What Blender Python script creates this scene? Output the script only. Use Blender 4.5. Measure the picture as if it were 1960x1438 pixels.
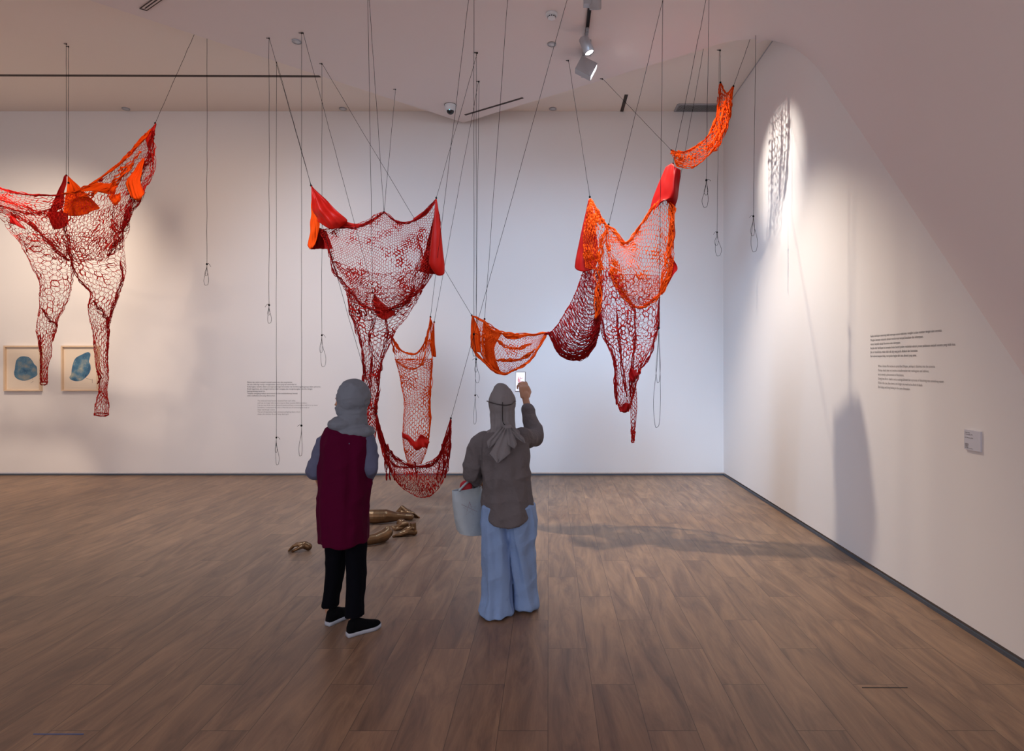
import bpy, bmesh, math, random
from mathutils import Vector as V, Matrix, noise
for o in list(bpy.data.objects): bpy.data.objects.remove(o)
C = bpy.context.scene.collection
PI = math.pi
# ------------------------------------------------------------------ camera, world, exposure
F, CX, CY, EYE = 1162.0, 1050.0, 696.0, 1.71          # focal length and principal point in pixels of 1960 x 1438
cam = bpy.data.cameras.new('camera'); camo = bpy.data.objects.new('camera', cam); C.objects.link(camo)
camo.location = (0, 0, EYE); camo.rotation_euler = (PI/2, 0, 0)
cam.sensor_fit = 'HORIZONTAL'; cam.sensor_width = 36; cam.lens = F*36/1960
cam.shift_x = (980-CX)/1960; cam.shift_y = (CY-719)/1960
cam.clip_start = .05
bpy.context.scene.camera = camo
vs = bpy.context.scene.view_settings
vs.view_transform = 'Standard'; vs.look = 'None'; vs.gamma = 1; vs.use_curve_mapping = False
vs.exposure = 0.1
w = bpy.data.worlds.new('world'); bpy.context.scene.world = w; w.use_nodes = True
w.node_tree.nodes['Background'].inputs[0].default_value = (.96, .89, .95, 1)
w.node_tree.nodes['Background'].inputs[1].default_value = 1.2
HS, HU = 3.65, 3.86                                    # soffit and upper ceiling above eye height
XW, YB = 2.677, 9.285                                  # right wall, back wall

def P(x, y, Y): return V(((x-CX)/F*Y, Y, EYE+(CY-y)/F*Y))
def on_h(x, y, h):                                     # where a sight line meets a horizontal plane
    k = h/(CY-y); return V(((x-CX)*k, F*k, EYE+h))
def floor_pt(x, y): k = -EYE/(CY-y); return V(((x-CX)*k, F*k, 0))
def wall_r(x, y, off=0): k = (XW-off)/(x-CX); return V((XW-off, F*k, EYE+(CY-y)*k))

def spot(name, loc, target, power, ang, blend, col, size=.04, parent=None):
    d = bpy.data.lights.new(name, 'SPOT'); d.energy = power; d.spot_size = math.radians(ang); d.spot_blend = blend
    d.color = col; d.shadow_soft_size = size
    o = bpy.data.objects.new(name, d); C.objects.link(o); o.location = loc
    o.rotation_euler = (V(target)-V(loc)).to_track_quat('-Z', 'Y').to_euler()
    if parent: o.parent = parent; o.location = V(loc)-parent.location
    return o
COOL = (.50, .72, 1); WARM = (1, .74, .52); NEUT = (1, .92, .82)
ZS = EYE+HS; ZU = EYE+HU
# (head position, aim point, watts, cone, blend, colour, label)   -- every lamp is a track head built further down
LAMPS = [
 ((.42, 7.12, ZS-.20), (XW, 7.05, EYE+2.25), 330, 38, .9, NEUT, 'white track spotlight turned to the right wall, rearmost on the ceiling rail', .03),
 ((.42, 6.62, ZS-.20), (2.3, 6.2, .2), 560, 80, .8, (1, .84, .66), 'lit white track spotlight in the middle of the ceiling rail, face glowing', .03),
 ((.42, 5.72, ZS-.22), (.7, 8.9, -.5), 300, 124, 1, COOL, 'white track spotlight cut by the top of the photo on the ceiling rail', .25),
 ((.42, 4.30, ZS-.22), (1.1, 6.6, 2.7), 60, 40, .9, WARM, 'white track spotlight above the photo on the rail, turned to the right net', .08),
 ((.42, 4.00, ZS-.22), (-1.8, 7.0, 2.7), 90, 42, .9, WARM, 'white track spotlight above the photo on the rail, turned to the centre net', .08),
 ((.42, 3.30, ZS-.22), (1.0, 9.2, .4), 1350, 44, 1, (.45, .68, 1), 'white track spotlight nearest the viewer on the rail, turned to the back wall', .7),
 ((-3.4, 5.2, ZS-.22), (-1.8, 8.9, .3), 340, 122, 1, COOL, 'white spotlight out of view at left, turned to the wall behind the centre net', .3),
 ((-6.2, 6.2, ZS-.22), (-8.2, 9.25, 1.9), 560, 84, 1, (1, .80, .62), 'white spotlight out of view at the far left, turned to the framed pictures', .06),
 ((-6.6, 4.6, ZS-.22), (-6.3, 7.3, 2.6), 90, 60, .8, WARM, 'white spotlight out of view at the far left, turned to the left net', .06),
 ((-3.6, 5.0, ZS-.22), (-5.0, 8.8, 1.0), 330, 110, 1, WARM, 'white spotlight out of view at left, turned to the wall behind the loose cords', .3),
]
# ------------------------------------------------------------------ materials
def mat(name, col, rough=.6, metal=0, bump=None, spec=None, vary=None, emit=None, sheen=0):
    m = bpy.data.materials.new(name); m.use_nodes = True; nt = m.node_tree; N = nt.nodes; L = nt.links
    b = N['Principled BSDF']; b.inputs['Base Color'].default_value = (*col, 1)
    b.inputs['Roughness'].default_value = rough; b.inputs['Metallic'].default_value = metal
    if spec is not None: b.inputs['Specular IOR Level'].default_value = spec
    if sheen: b.inputs['Sheen Weight'].default_value = sheen
    if emit: b.inputs['Emission Color'].default_value = (*emit[0], 1); b.inputs['Emission Strength'].default_value = emit[1]
    tc = N.new('ShaderNodeTexCoord')
    if vary:
        sc, c2 = vary
        n = N.new('ShaderNodeTexNoise'); n.inputs['Scale'].default_value = sc; n.inputs['Detail'].default_value = 5
        L.new(tc.outputs['Object'], n.inputs['Vector'])
        mx = N.new('ShaderNodeMix'); mx.data_type = 'RGBA'; mx.inputs[6].default_value = (*col, 1); mx.inputs[7].default_value = (*c2, 1)
        L.new(n.outputs[0], mx.inputs[0]); L.new(mx.outputs[2], b.inputs['Base Color'])
    if bump:
        sc, st, di = bump
        n = N.new('ShaderNodeTexNoise'); n.inputs['Scale'].default_value = sc; n.inputs['Detail'].default_value = 4
        L.new(tc.outputs['Object'], n.inputs['Vector'])
        bp = N.new('ShaderNodeBump'); bp.inputs['Strength'].default_value = st; bp.inputs['Distance'].default_value = di
        L.new(n.outputs[0], bp.inputs['Height']); L.new(bp.outputs[0], b.inputs['Normal'])
    return m
M = {}
M['wall'] = mat('wall_paint', (.80, .775, .765), .85, vary=(.6, (.78, .755, .745)), bump=(60, .05, .002))
M['ceil'] = mat('ceiling_paint', (.86, .77, .70), .9, bump=(60, .04, .002))
M['ceil2'] = mat('soffit_paint', (.80, .72, .705), .9, bump=(60, .04, .002))
M['black'] = mat('plain_black', (.02, .02, .025), .7)  # plain black for rail core, vent opening and floor strip
M['base'] = mat('grey_base_strip', (.07, .085, .11), .5)
M['cord'] = mat('black_cord', (.012, .011, .011), 1, spec=0)
M['red'] = mat('red_leather', (.47, .009, .003), .48, spec=.14, vary=(9, (.38, .005, .003)), bump=(140, .15, .002))
M['orange'] = mat('orange_lit_leather', (.76, .080, .005), .6, spec=.03, vary=(9, (.62, .04, .003)), bump=(140, .15, .002))  # orange cast of lit red leather, put into the base colour
M['deep'] = mat('dark_red_shaded_leather', (.27, .003, .002), .5, spec=.06, vary=(9, (.20, .002, .003)), bump=(140, .15, .002))  # shaded look of the red leather painted in; also the strap's own deep red
M['white'] = mat('white_plastic', (.72, .75, .78), .45)
M['grey'] = mat('light_grey_metal', (.42, .43, .46), .4, metal=.2)
M['dark'] = mat('dark_plastic', (.02, .02, .024), .25)
M['slot'] = mat('dark_slot', (.05, .035, .03), .7)
M['glow'] = mat('lamp_glass', (1, 1, 1), .3, emit=((1, .98, .95), 14))
M['led'] = mat('camera_led', (.1, .8, .9), .3, emit=((.2, .9, 1), 2))
M['print'] = mat('wall_lettering_dark', (.10, .09, .10), .8)
M['print2'] = mat('wall_lettering_grey', (.26, .24, .24), .8)
M['wood'] = mat('pale_maple_frame', (.78, .60, .43), .5, vary=(14, (.70, .52, .36)))
M['paper'] = mat('cream_paper', (.80, .70, .58), .9, vary=(6, (.77, .66, .54)))
M['bronze'] = mat('bronze', (.30, .165, .075), .34, metal=.85, vary=(14, (.10, .065, .04)), bump=(40, .3, .004))
M['skin'] = mat('skin', (.48, .27, .18), .55, bump=(120, .1, .001))
M['maroon'] = mat('maroon_fabric', (.075, .0015, .024), .95, bump=(9, .4, .02), spec=.1)
M['blueshirt'] = mat('blue_grey_fabric', (.10, .115, .20), .85, bump=(10, .4, .02))
M['greyscarf'] = mat('grey_blue_scarf', (.17, .20, .25), .85, bump=(11, .5, .03))
M['trouser'] = mat('black_trousers', (.0035, .004, .007), 1, spec=.08)
M['taupe'] = mat('taupe_shirt_fabric', (.125, .115, .125), .85, bump=(10, .7, .035))
M['scarf2'] = mat('taupe_scarf_fabric', (.20, .195, .21), .85, bump=(12, .5, .03))
M['lightblue'] = mat('light_blue_trousers', (.23, .36, .62), .85, bump=(7, .6, .04))
M['shoe'] = mat('black_knit', (.004, .0045, .006), 1, spec=.1, bump=(200, .5, .002))
M['sole'] = mat('pale_rubber', (.42, .47, .55), .6)
M['paleshoe'] = mat('pale_shoe', (.45, .52, .58), .6)
M['tote'] = mat('pale_canvas', (.42, .50, .56), .85, bump=(14, .6, .02))
M['redcloth'] = mat('red_cloth', (.42, .008, .02), .7)
M['eye'] = mat('eye_white', (.6, .6, .58), .3); M['iris'] = mat('iris', (.03, .02, .015), .2)
def m_floor():
    m = bpy.data.materials.new('wood_plank_floor'); m.use_nodes = True; nt = m.node_tree; N = nt.nodes; L = nt.links
    b = N['Principled BSDF']; tc = N.new('ShaderNodeTexCoord'); sp = N.new('ShaderNodeSeparateXYZ'); L.new(tc.outputs['Object'], sp.inputs[0])
    def mth(op, a, bb=None, c=None):
        n = N.new('ShaderNodeMath'); n.operation = op
        for i, q in enumerate((a, bb, c)):
            if q is None: continue
            if isinstance(q, (int, float)): n.inputs[i].default_value = q
            else: L.new(q, n.inputs[i])
        return n.outputs[0]
    W, LEN = .2315, 1.219
    u = mth('DIVIDE', mth('ADD', sp.outputs[0], .003), W); col = mth('FLOOR', u); fu = mth('FRACT', u)
    v = mth('DIVIDE', mth('ADD', mth('SUBTRACT', sp.outputs[1], 3.639), mth('MULTIPLY', col, .4063)), LEN); row = mth('FLOOR', v); fv = mth('FRACT', v)
    cmb = N.new('ShaderNodeCombineXYZ'); L.new(col, cmb.inputs[0]); L.new(row, cmb.inputs[1])
    wn = N.new('ShaderNodeTexWhiteNoise'); wn.noise_dimensions = '3D'; L.new(cmb.outputs[0], wn.inputs['Vector'])
    # grain, shifted per plank
    sh = mth('MULTIPLY', wn.outputs[0], 37.0)
    g = N.new('ShaderNodeCombineXYZ'); L.new(mth('MULTIPLY', sp.outputs[0], 1), g.inputs[0]); L.new(mth('MULTIPLY', sp.outputs[1], .16), g.inputs[1]); L.new(sh, g.inputs[2])
    n1 = N.new('ShaderNodeTexNoise'); n1.inputs['Scale'].default_value = 8; n1.inputs['Detail'].default_value = 6; n1.inputs['Roughness'].default_value = .62; n1.inputs['Distortion'].default_value = 1.3
    L.new(g.outputs[0], n1.inputs['Vector'])
    g2 = N.new('ShaderNodeCombineXYZ'); L.new(sp.outputs[0], g2.inputs[0]); L.new(mth('MULTIPLY', sp.outputs[1], .05), g2.inputs[1]); L.new(sh, g2.inputs[2])
    n2 = N.new('ShaderNodeTexNoise'); n2.inputs['Scale'].default_value = 90; n2.inputs['Detail'].default_value = 4
    L.new(g2.outputs[0], n2.inputs['Vector'])
    cr = N.new('ShaderNodeValToRGB'); e = cr.color_ramp.elements
    e[0].position = .30; e[0].color = (.125, .070, .044, 1); e[1].position = .72; e[1].color = (.36, .215, .120, 1)
    x = e.new(.5); x.color = (.235, .138, .080, 1)
    L.new(mth('ADD', mth('MULTIPLY', n1.outputs[0], .90), mth('MULTIPLY', n2.outputs[0], .10)), cr.inputs[0])
    hs = N.new('ShaderNodeHueSaturation'); L.new(cr.outputs[0], hs.inputs['Color'])
    L.new(mth('ADD', mth('MULTIPLY', wn.outputs[0], .16), .92), hs.inputs['Value']); hs.inputs['Saturation'].default_value = .95
    # joints
    ju = mth('MINIMUM', fu, mth('SUBTRACT', 1, fu)); jv = mth('MINIMUM', fv, mth('SUBTRACT', 1, fv))
    j = mth('MAXIMUM', mth('LESS_THAN', ju, .007), mth('LESS_THAN', jv, .0016))
    mx = N.new('ShaderNodeMix'); mx.data_type = 'RGBA'; L.new(mth('MULTIPLY', j, .65), mx.inputs[0]); L.new(hs.outputs[0], mx.inputs[6]); mx.inputs[7].default_value = (.03, .02, .015, 1)
    L.new(mx.outputs[2], b.inputs['Base Color'])
    b.inputs['Specular IOR Level'].default_value = .5
    L.new(mth('ADD', mth('MULTIPLY', n1.outputs[0], .14), .36), b.inputs['Roughness'])
    bp = N.new('ShaderNodeBump'); bp.inputs['Strength'].default_value = .25; bp.inputs['Distance'].default_value = .0015
    L.new(mth('SUBTRACT', n2.outputs[0], j), bp.inputs['Height']); L.new(bp.outputs[0], b.inputs['Normal'])
    return m
M['floor'] = m_floor()
def m_ink(name, c1, c2, c3, seed):                      # watercolour blob of cells
    m = bpy.data.materials.new(name); m.use_nodes = True; nt = m.node_tree; N = nt.nodes; L = nt.links; b = N['Principled BSDF']
    tc = N.new('ShaderNodeTexCoord'); mp = N.new('ShaderNodeMapping'); mp.inputs['Location'].default_value = (seed, 0, 0); L.new(tc.outputs['Object'], mp.inputs[0])
    vo = N.new('ShaderNodeTexVoronoi'); vo.inputs['Scale'].default_value = 32; L.new(mp.outputs[0], vo.inputs['Vector'])
    no = N.new('ShaderNodeTexNoise'); no.inputs['Scale'].default_value = 7; no.inputs['Detail'].default_value = 6; L.new(mp.outputs[0], no.inputs['Vector'])
    cr = N.new('ShaderNodeValToRGB'); e = cr.color_ramp.elements; e[0].color = (*c1, 1); e[0].position = .35; e[1].color = (*c3, 1); e[1].position = .66; q = e.new(.5); q.color = (*c2, 1)
    L.new(no.outputs[0], cr.inputs[0])
    r2 = N.new('ShaderNodeValToRGB'); f = r2.color_ramp.elements; f[0].position = .05; f[0].color = (1, 1, 1, 1); f[1].position = .25; f[1].color = (0, 0, 0, 1); L.new(vo.outputs['Distance'], r2.inputs[0])
    mm = N.new('ShaderNodeMath'); mm.operation = 'MULTIPLY'; L.new(r2.outputs[0], mm.inputs[0]); mm.inputs[1].default_value = .35
    mx = N.new('ShaderNodeMix'); mx.data_type = 'RGBA'; L.new(mm.outputs[0], mx.inputs[0]); L.new(cr.outputs[0], mx.inputs[6]); mx.inputs[7].default_value = (.45, .48, .42, 1)
    L.new(mx.outputs[2], b.inputs['Base Color']); b.inputs['Roughness'].default_value = .8
    return m
# ------------------------------------------------------------------ object helpers
def tag(o, label=None, cat=None, group=None, kind=None):
    if label: o['label'] = label
    if cat: o['category'] = cat
    if group: o['group'] = group
    if kind: o['kind'] = kind
    return o
def empty(name, loc):
    o = bpy.data.objects.new(name, None); C.objects.link(o); o.location = loc; o.empty_display_size = .1; return o
def mk(name, verts, faces, m, parent=None, origin=None, smooth=True):
    if origin is None: origin = V(parent['_o']) if parent is not None and '_o' in parent else (parent.location.copy() if parent is not None else V((0, 0, 0)))
    origin = V(origin)
    me = bpy.data.meshes.new(name); me.from_pydata([tuple(V(v)-origin) for v in verts], [], faces); me.update()
    if smooth: me.polygons.foreach_set('use_smooth', [True]*len(me.polygons))
    for q in (m if isinstance(m, (list, tuple)) else [m]): me.materials.append(q)
    o = bpy.data.objects.new(name, me); C.objects.link(o)
    if parent is None: o.location = origin
    else:
        o.parent = parent
        o.location = origin - abs_loc(parent)
    return o
def abs_loc(o):
    l = V(o.location)
    while o.parent: o = o.parent; l = l+V(o.location)
    return l
class G:                                                # geometry gatherer
    def __init__(s): s.v = []; s.f = []; s.mk = []
    def mark(s): s.mk.append((len(s.v), len(s.f)))
    def makes(s, name, m, parent):
        e = s.mk+[(len(s.v), len(s.f))]; out = []
        for (v0, f0), (v1, f1) in zip(e, e[1:]): out.append(mk(name, s.v[v0:v1], [tuple(i-v0 for i in q) for q in s.f[f0:f1]], m, parent))
        return out[0]
    def add(s, v, f):
        n = len(s.v); s.v += [V(a) for a in v]; s.f += [tuple(i+n for i in q) for q in f]
    def box(s, c, d, rot=None):
        c = V(c); R = rot if rot else Matrix.Identity(3)
        vs = [c+R@V((x*d[0]/2, y*d[1]/2, z*d[2]/2)) for x in (-1, 1) for y in (-1, 1) for z in (-1, 1)]
        s.add(vs, [(0, 1, 3, 2), (4, 6, 7, 5), (0, 4, 5, 1), (2, 3, 7, 6), (0, 2, 6, 4), (1, 5, 7, 3)])
    def tube(s, pts, r, n=6, cap=True):
        pts = [V(p) for p in pts]; m = len(pts); rs = r if isinstance(r, (list, tuple)) else [r]*m
        up = V((0.31, .22, .92)); vs = []
        for i, p in enumerate(pts):
            t = (pts[min(i+1, m-1)]-pts[max(i-1, 0)]).normalized()
            a = t.cross(up)
            if a.length < .15: a = t.cross(V((1, 0, 0)))
            a.normalize(); b = t.cross(a)
            vs += [p+(a*math.cos(2*PI*k/n)+b*math.sin(2*PI*k/n))*rs[i] for k in range(n)]
        fs = [(i*n+k, i*n+(k+1) % n, (i+1)*n+(k+1) % n, (i+1)*n+k) for i in range(m-1) for k in range(n)]
        if cap: fs += [tuple(range(n-1, -1, -1)), tuple(range((m-1)*n, m*n))]
        s.add(vs, fs)
    def lathe(s, c, prof, n=24, R=None):                # prof: (radius, z)
        c = V(c); R = R if R else Matrix.Identity(3); m = len(prof)
        vs = [c+R@V((r*math.cos(2*PI*k/n), r*math.sin(2*PI*k/n), z)) for r, z in prof for k in range(n)]
        fs = [(i*n+k, i*n+(k+1) % n, (i+1)*n+(k+1) % n, (i+1)*n+k) for i in range(m-1) for k in range(n)]
        fs += [tuple(range(n-1, -1, -1)), tuple(range((m-1)*n, m*n))]
        s.add(vs, fs)
    def prism(s, pts, off):                             # polygon extruded by a vector
        n = len(pts); off = V(off); vs = [V(p) for p in pts]+[V(p)+off for p in pts]
        s.add(vs, [tuple(range(n-1, -1, -1)), tuple(range(n, 2*n))]+[(i, (i+1) % n, n+(i+1) % n, n+i) for i in range(n)])
    def make(s, name, m, parent=None, origin=None, smooth=True): return mk(name, s.v, s.f, m, parent, origin, smooth)

# ------------------------------------------------------------------ setting
YN, XL = -3.5, -11.0
g = G(); g.box(((XL+XW)/2, (YN+YB)/2, -.1), (XW-XL+.6, YB-YN+.6, .2)); tag(g.make('floor', M['floor'], origin=(0, 0, 0), smooth=False), kind='structure')
g = G(); g.box(((XL+XW)/2, YB+.1, ZU/2+.022), (XW-XL+.6, .2, ZU-.04)); g.make('wall_back', M['wall'], smooth=False)['kind'] = 'structure'
g = G(); g.box((XW+.1, (YN+YB)/2, ZU/2+.022), (.2, YB-YN, ZU-.04)); g.make('wall_right', M['wall'], smooth=False)['kind'] = 'structure'
g = G(); g.box((XL-.1, (YN+YB)/2, ZU/2+.022), (.2, YB-YN, ZU-.04)); g.make('wall_left', M['wall'], smooth=False)['kind'] = 'structure'
g = G(); g.box(((XL+XW)/2, (YN+YB)/2, ZU+.1), (XW-XL+.6, YB-YN+.6, .2)); g.make('ceiling', M['ceil'], smooth=False)['kind'] = 'structure'
g = G(); g.box(((XL+XW)/2, YB-.004, .012), (XW-XL, .016, .024)); g.make('baseboard_back', M['base'], smooth=False)['kind'] = 'structure'
g = G(); g.box((XW-.004, (YN+YB)/2, .012), (.016, YB-YN, .024)); g.make('baseboard_right', M['base'], smooth=False)['kind'] = 'structure'
g = G(); g.box((XW-.003, (YN+YB)/2+3, ZU-.006), (.006, 6, .010)); g.make('trim_1', M['grey'], smooth=False)['kind'] = 'structure'
# lowered soffit with a pointed rear corner
rim = [on_h(x, y, HS) for x, y in ((887, 235), (1300, 108), (1345, 94), (1375, 84), (1400, 78), (1440, 75), (1485, 79), (1500, 83))]
rim[-1].x = XW
lf = on_h(170, 0, HS); d = lf-rim[0]; far = rim[0]+d*3.2
poly = rim+[V((XW, YN, ZS)), V((far.x, YN, ZS)), far]
g = G(); g.prism(poly, (0, 0, HU-HS-.004)); g.make('ceiling.001', M['ceil2'], smooth=False)['kind'] = 'structure'
# sloping wall that peels off the right wall: ruled between a fold on the soffit and a falling line on the right wall
edge = [wall_r(x, y) for x, y in ((1500, 83), (1525, 95), (1545, 110), (1562, 127), (1580, 150), (1600, 181), (1700, 330), (1800, 480), (1960, 720), (2200, 1078))]
yy = [(p.y, p.z) for p in edge]
def zedge(Y):
    for (a, za), (b, zb) in zip(yy, yy[1:]):
        if b <= Y <= a: return zb+(za-zb)*(Y-b)/(a-b)
    return max(.0, yy[-1][1]-(yy[-1][0]-Y)*1.15)
vs_, fs_ = [], []; NT = 28; Ys = [rim[-1].y-.001-i*.09 for i in range(int((rim[-1].y-YN)/.09))]
for Y in Ys:
    z0 = zedge(Y); xf = 2.06+.30*max(0, min(1, (Y-5.9)/.9))**2
    for t in range(NT+1):
        s = t/NT; e = s**1.35
        x = XW-(XW-xf)*s; z = z0+(ZS-z0)*(1-(1-s)**1.0) if 0 else z0+(ZS-z0)*math.sin(s*PI/2)**(.92)
        vs_.append((x, Y, z))
for i in range(len(Ys)-1):
    for t in range(NT): a = i*(NT+1)+t; fs_.append((a, a+1, a+NT+2, a+NT+1))
mk('wall_slanted', vs_, fs_, M['ceil2'])['kind'] = 'structure'

# ------------------------------------------------------------------ ceiling fittings
def slot(name, pts, m=M['slot'], label='', cat='air slot', drop=.004):
    g = G(); g.prism(pts, (0, 0, -drop)); o = g.make(name, m, origin=pts[0], smooth=False); tag(o, label, cat); return o
def strip(a, b, w):
    a, b = V(a), V(b); n = (b-a).normalized().cross(V((0, 0, 1)))*w/2; return [a-n, b-n, b+n, a+n]
slot('slot_diffuser', strip(on_h(-40, 144, HU), on_h(613, 146, HU), .05), label='long thin dark slot running left across the upper ceiling', cat='air slot')
slot('slot_diffuser', strip(on_h(890, 220, HS), on_h(1001, 187, HS), .035), label='short dark slanting slot behind the dome camera near the ceiling point', cat='air slot')
slot('slot_diffuser', strip(on_h(1190, 213.5, HU-.002), on_h(1199, 181, HU-.002), .05), label='short dark slot in upper ceiling ending at the back wall, left of the grille', cat='air slot')
# return-air grille by the corner
a, b, c_, d_ = [on_h(x, y, HU) for x, y in ((1291, 213.6), (1381, 213.6), (1381, 199), (1300, 199))]
gr = empty('ceiling_grille', a); tag(gr, 'grey louvred air grille in the upper ceiling beside the back corner', 'air vent')
x0, x1, y0, y1 = a.x, b.x, c_.y, a.y-.02
g = G()
for q in (((x0+x1)/2, y0, x1-x0, .03), ((x0+x1)/2, y1, x1-x0, .03)): g.box((q[0], q[1], ZU-.008), (q[2], q[3], .014))
for q in (x0, x1): g.box((q, (y0+y1)/2, ZU-.008), (.03, y1-y0, .014))
g.make('frame', M['grey'], gr, smooth=False)
g = G()
for i in range(40): g.box((x0+(x1-x0)*(i+.5)/40, (y0+y1)/2, ZU-.010), (.006, y1-y0, .012))
g.make('louvres', M['grey'], gr, smooth=False)
g = G(); g.box(((x0+x1)/2, (y0+y1)/2, ZU-.003), (x1-x0, y1-y0, .003)); g.make('backing', M['slot'], gr, smooth=False)
# slot unit at top left of the soffit
q = [on_h(x, y, HS) for x, y in ((267, 15.5), (281, 19.5))]; A = q[0]; Wd = (q[1]-q[0]); D = on_h(290, -1, HS)-A; D = D*2.4
vt = empty('slot_vent', A); tag(vt, 'framed linear vent in the lowered ceiling at the top left', 'air vent')
n = V((0, 0, -.008)); g = G()
for s0, s1 in ((0, .08), (.92, 1)): g.prism([A+Wd*s0, A+Wd*s1, A+Wd*s1+D, A+Wd*s0+D], n*1.2)
g.prism([A, A+Wd, A+Wd+D*.02, A+D*.02], n*1.2); g.make('frame', M['slot'], vt, smooth=False)
g = G(); g.prism([A+Wd*.08, A+Wd*.92, A+Wd*.92+D, A+Wd*.08+D], n*.5); g.make('panel', M['ceil2'], vt, smooth=False)
g = G(); g.prism([A+Wd*.42+D*.06, A+Wd*.60+D*.06, A+Wd*.60+D, A+Wd*.42+D], n*.8); g.make('opening', M['black'], vt, smooth=False)
for (x, y, h, r, lab) in ((568, 79, HS, .052, 'small round recessed ring in the lowered ceiling left of centre'), (1056, 84, HS, .050, 'small round recessed ring below the smoke detector'),
      (249, 212.5, HU, .055, 'flush round disc at the ceiling edge above the left net'), (660, 212.3, HU, .055, 'flush round disc at the ceiling edge above the centre net'), (1058, 212.3, HU, .055, 'flush round disc at the ceiling edge right of the dome camera')):
    p = on_h(x, y, h); 
    if p.y > YB-.1: p.y = YB-.1
    o = empty('ceiling_disc', p); tag(o, lab, 'ceiling sprinkler cover')
    g = G(); g.lathe(p, [(r, 0), (r, -.012), (r*.86, -.016), (r*.86, -.004)], 28); g.make('rim', M['grey'], o)
    g = G(); g.lathe(p, [(r*.84, -.002), (r*.84, -.010)], 28); g.make('cap', M['white'], o)
p = on_h(1056, 26, HS); o = empty('smoke_detector', p); tag(o, 'white round smoke detector on the lowered ceiling left of the lamp rail', 'smoke detector')
g = G(); g.lathe(p, [(.062, 0), (.062, -.02), (.052, -.026), (.030, -.026)], 32); g.make('base', M['white'], o)
g = G(); g.lathe(p, [(.044, -.026), (.040, -.052), (.030, -.058), (.01, -.060)], 32); g.make('sensor_head', M['white'], o)
g = G()
for k in range(12):
    t = 2*PI*k/12; R = Matrix.Rotation(t, 3, 'Z'); g.box(p+R@V((.0425, 0, -.040)), (.004, .014, .008), R)
g.make('sensor_openings', M['dark'], o, smooth=False)
p = on_h(862, 201, HS); o = empty('dome_camera', p); tag(o, 'white dome security camera near the pointed tip of the lowered ceiling', 'security camera')
g = G(); g.lathe(p, [(.080, .0), (.080, -.008), (.074, -.010), (.070, -.05), (.058, -.085), (.052, -.086)], 32); g.make('housing', M['white'], o)
g = G(); g.lathe(p, [(.054, -.084)]+[(.052*math.cos(t*PI/16), -.086-.048*math.sin(t*PI/16)) for t in range(9)], 32); g.make('dome', M['dark'], o)
g = G(); g.lathe(p+V((-.002, -.056, -.088)), [(.004, -.003), (.004, .003)], 10); g.make('indicator', M['led'], o)
g = G(); g.lathe(p, [(.086, 0), (.086, -.004)], 32); g.make('gasket', M['slot'], o)
# track rail and lamps
rl = empty('track_rail', (.42, 7.42, ZS)); tag(rl, 'dark ceiling track rail running away under the lowered ceiling', 'lighting track')
g = G()
for s in (-1, 1): g.box((.42+s*.016, 4.7, ZS-.010), (.006, 5.46, .02))
g.make('rail_channel', M['slot'], rl, smooth=False)
g = G(); g.box((.42, 4.7, ZS-.004), (.028, 5.46, .006)); g.make('rail_core', M['black'], rl, smooth=False)
def lamp(i, L):
    loc, tgt, pw, ang, bl, col, lab, sz = L
    loc = V(loc); d = (V(tgt)-loc).normalized(); top = V((loc.x, loc.y, ZS))
    o = empty('track_spotlight', top); tag(o, lab, 'spotlight')
    g = G(); g.box(top+V((0, 0, -.022)), (.034, .11, .026)); g.make('track_adapter', M['grey'], o, smooth=False)
    g = G(); g.tube([top+V((0, 0, -.03)), loc+V((0, 0, .07))], .012, 10); g.make('stem', M['grey'], o)
    Q = d.to_track_quat('Z', 'Y').to_matrix()
    side = (d.cross(V((0, 0, 1)))); side.normalize()
    g = G(); g.box(loc+V((0, 0, .02))-side*.055, (.07, .07, .15)); g.make('driver_box', M['grey'], o, smooth=False)
    if i == 0:
        g = G(); hd = loc+side*.045
        g.box(hd, (.12, .17, .16), Q); g.make('lamp_head', M['grey'], o, smooth=False)
        g = G()
        for q_ in ((.056, 0, .008, .17), (-.056, 0, .008, .17), (0, .081, .12, .008), (0, -.081, .12, .008)): g.box(hd+d*.10+Q@V((q_[0], q_[1], 0)), (q_[2], q_[3], .045), Q)
        g.make('hood', M['grey'], o, smooth=False)
        g = G(); g.box(hd+d*.0815, (.10, .15, .002), Q); g.make('lamp_glass', M['glow'], o, smooth=False)
    else:
        hd = loc+side*.02
        g = G(); g.lathe(hd, [(.048, -.10), (.056, -.09), (.058, .075), (.050, .085), (.046, .060)], 28, Q); g.make('lamp_head', M['grey'], o)
        g = G(); g.lathe(hd, [(.046, .060), (.046, .072)], 28, Q); g.make('lamp_glass', M['glow'], o)
    spot('spot', hd+d*.13, tgt, pw, ang, bl, col, sz)
for i, L in enumerate(LAMPS): lamp(i, L)

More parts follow.
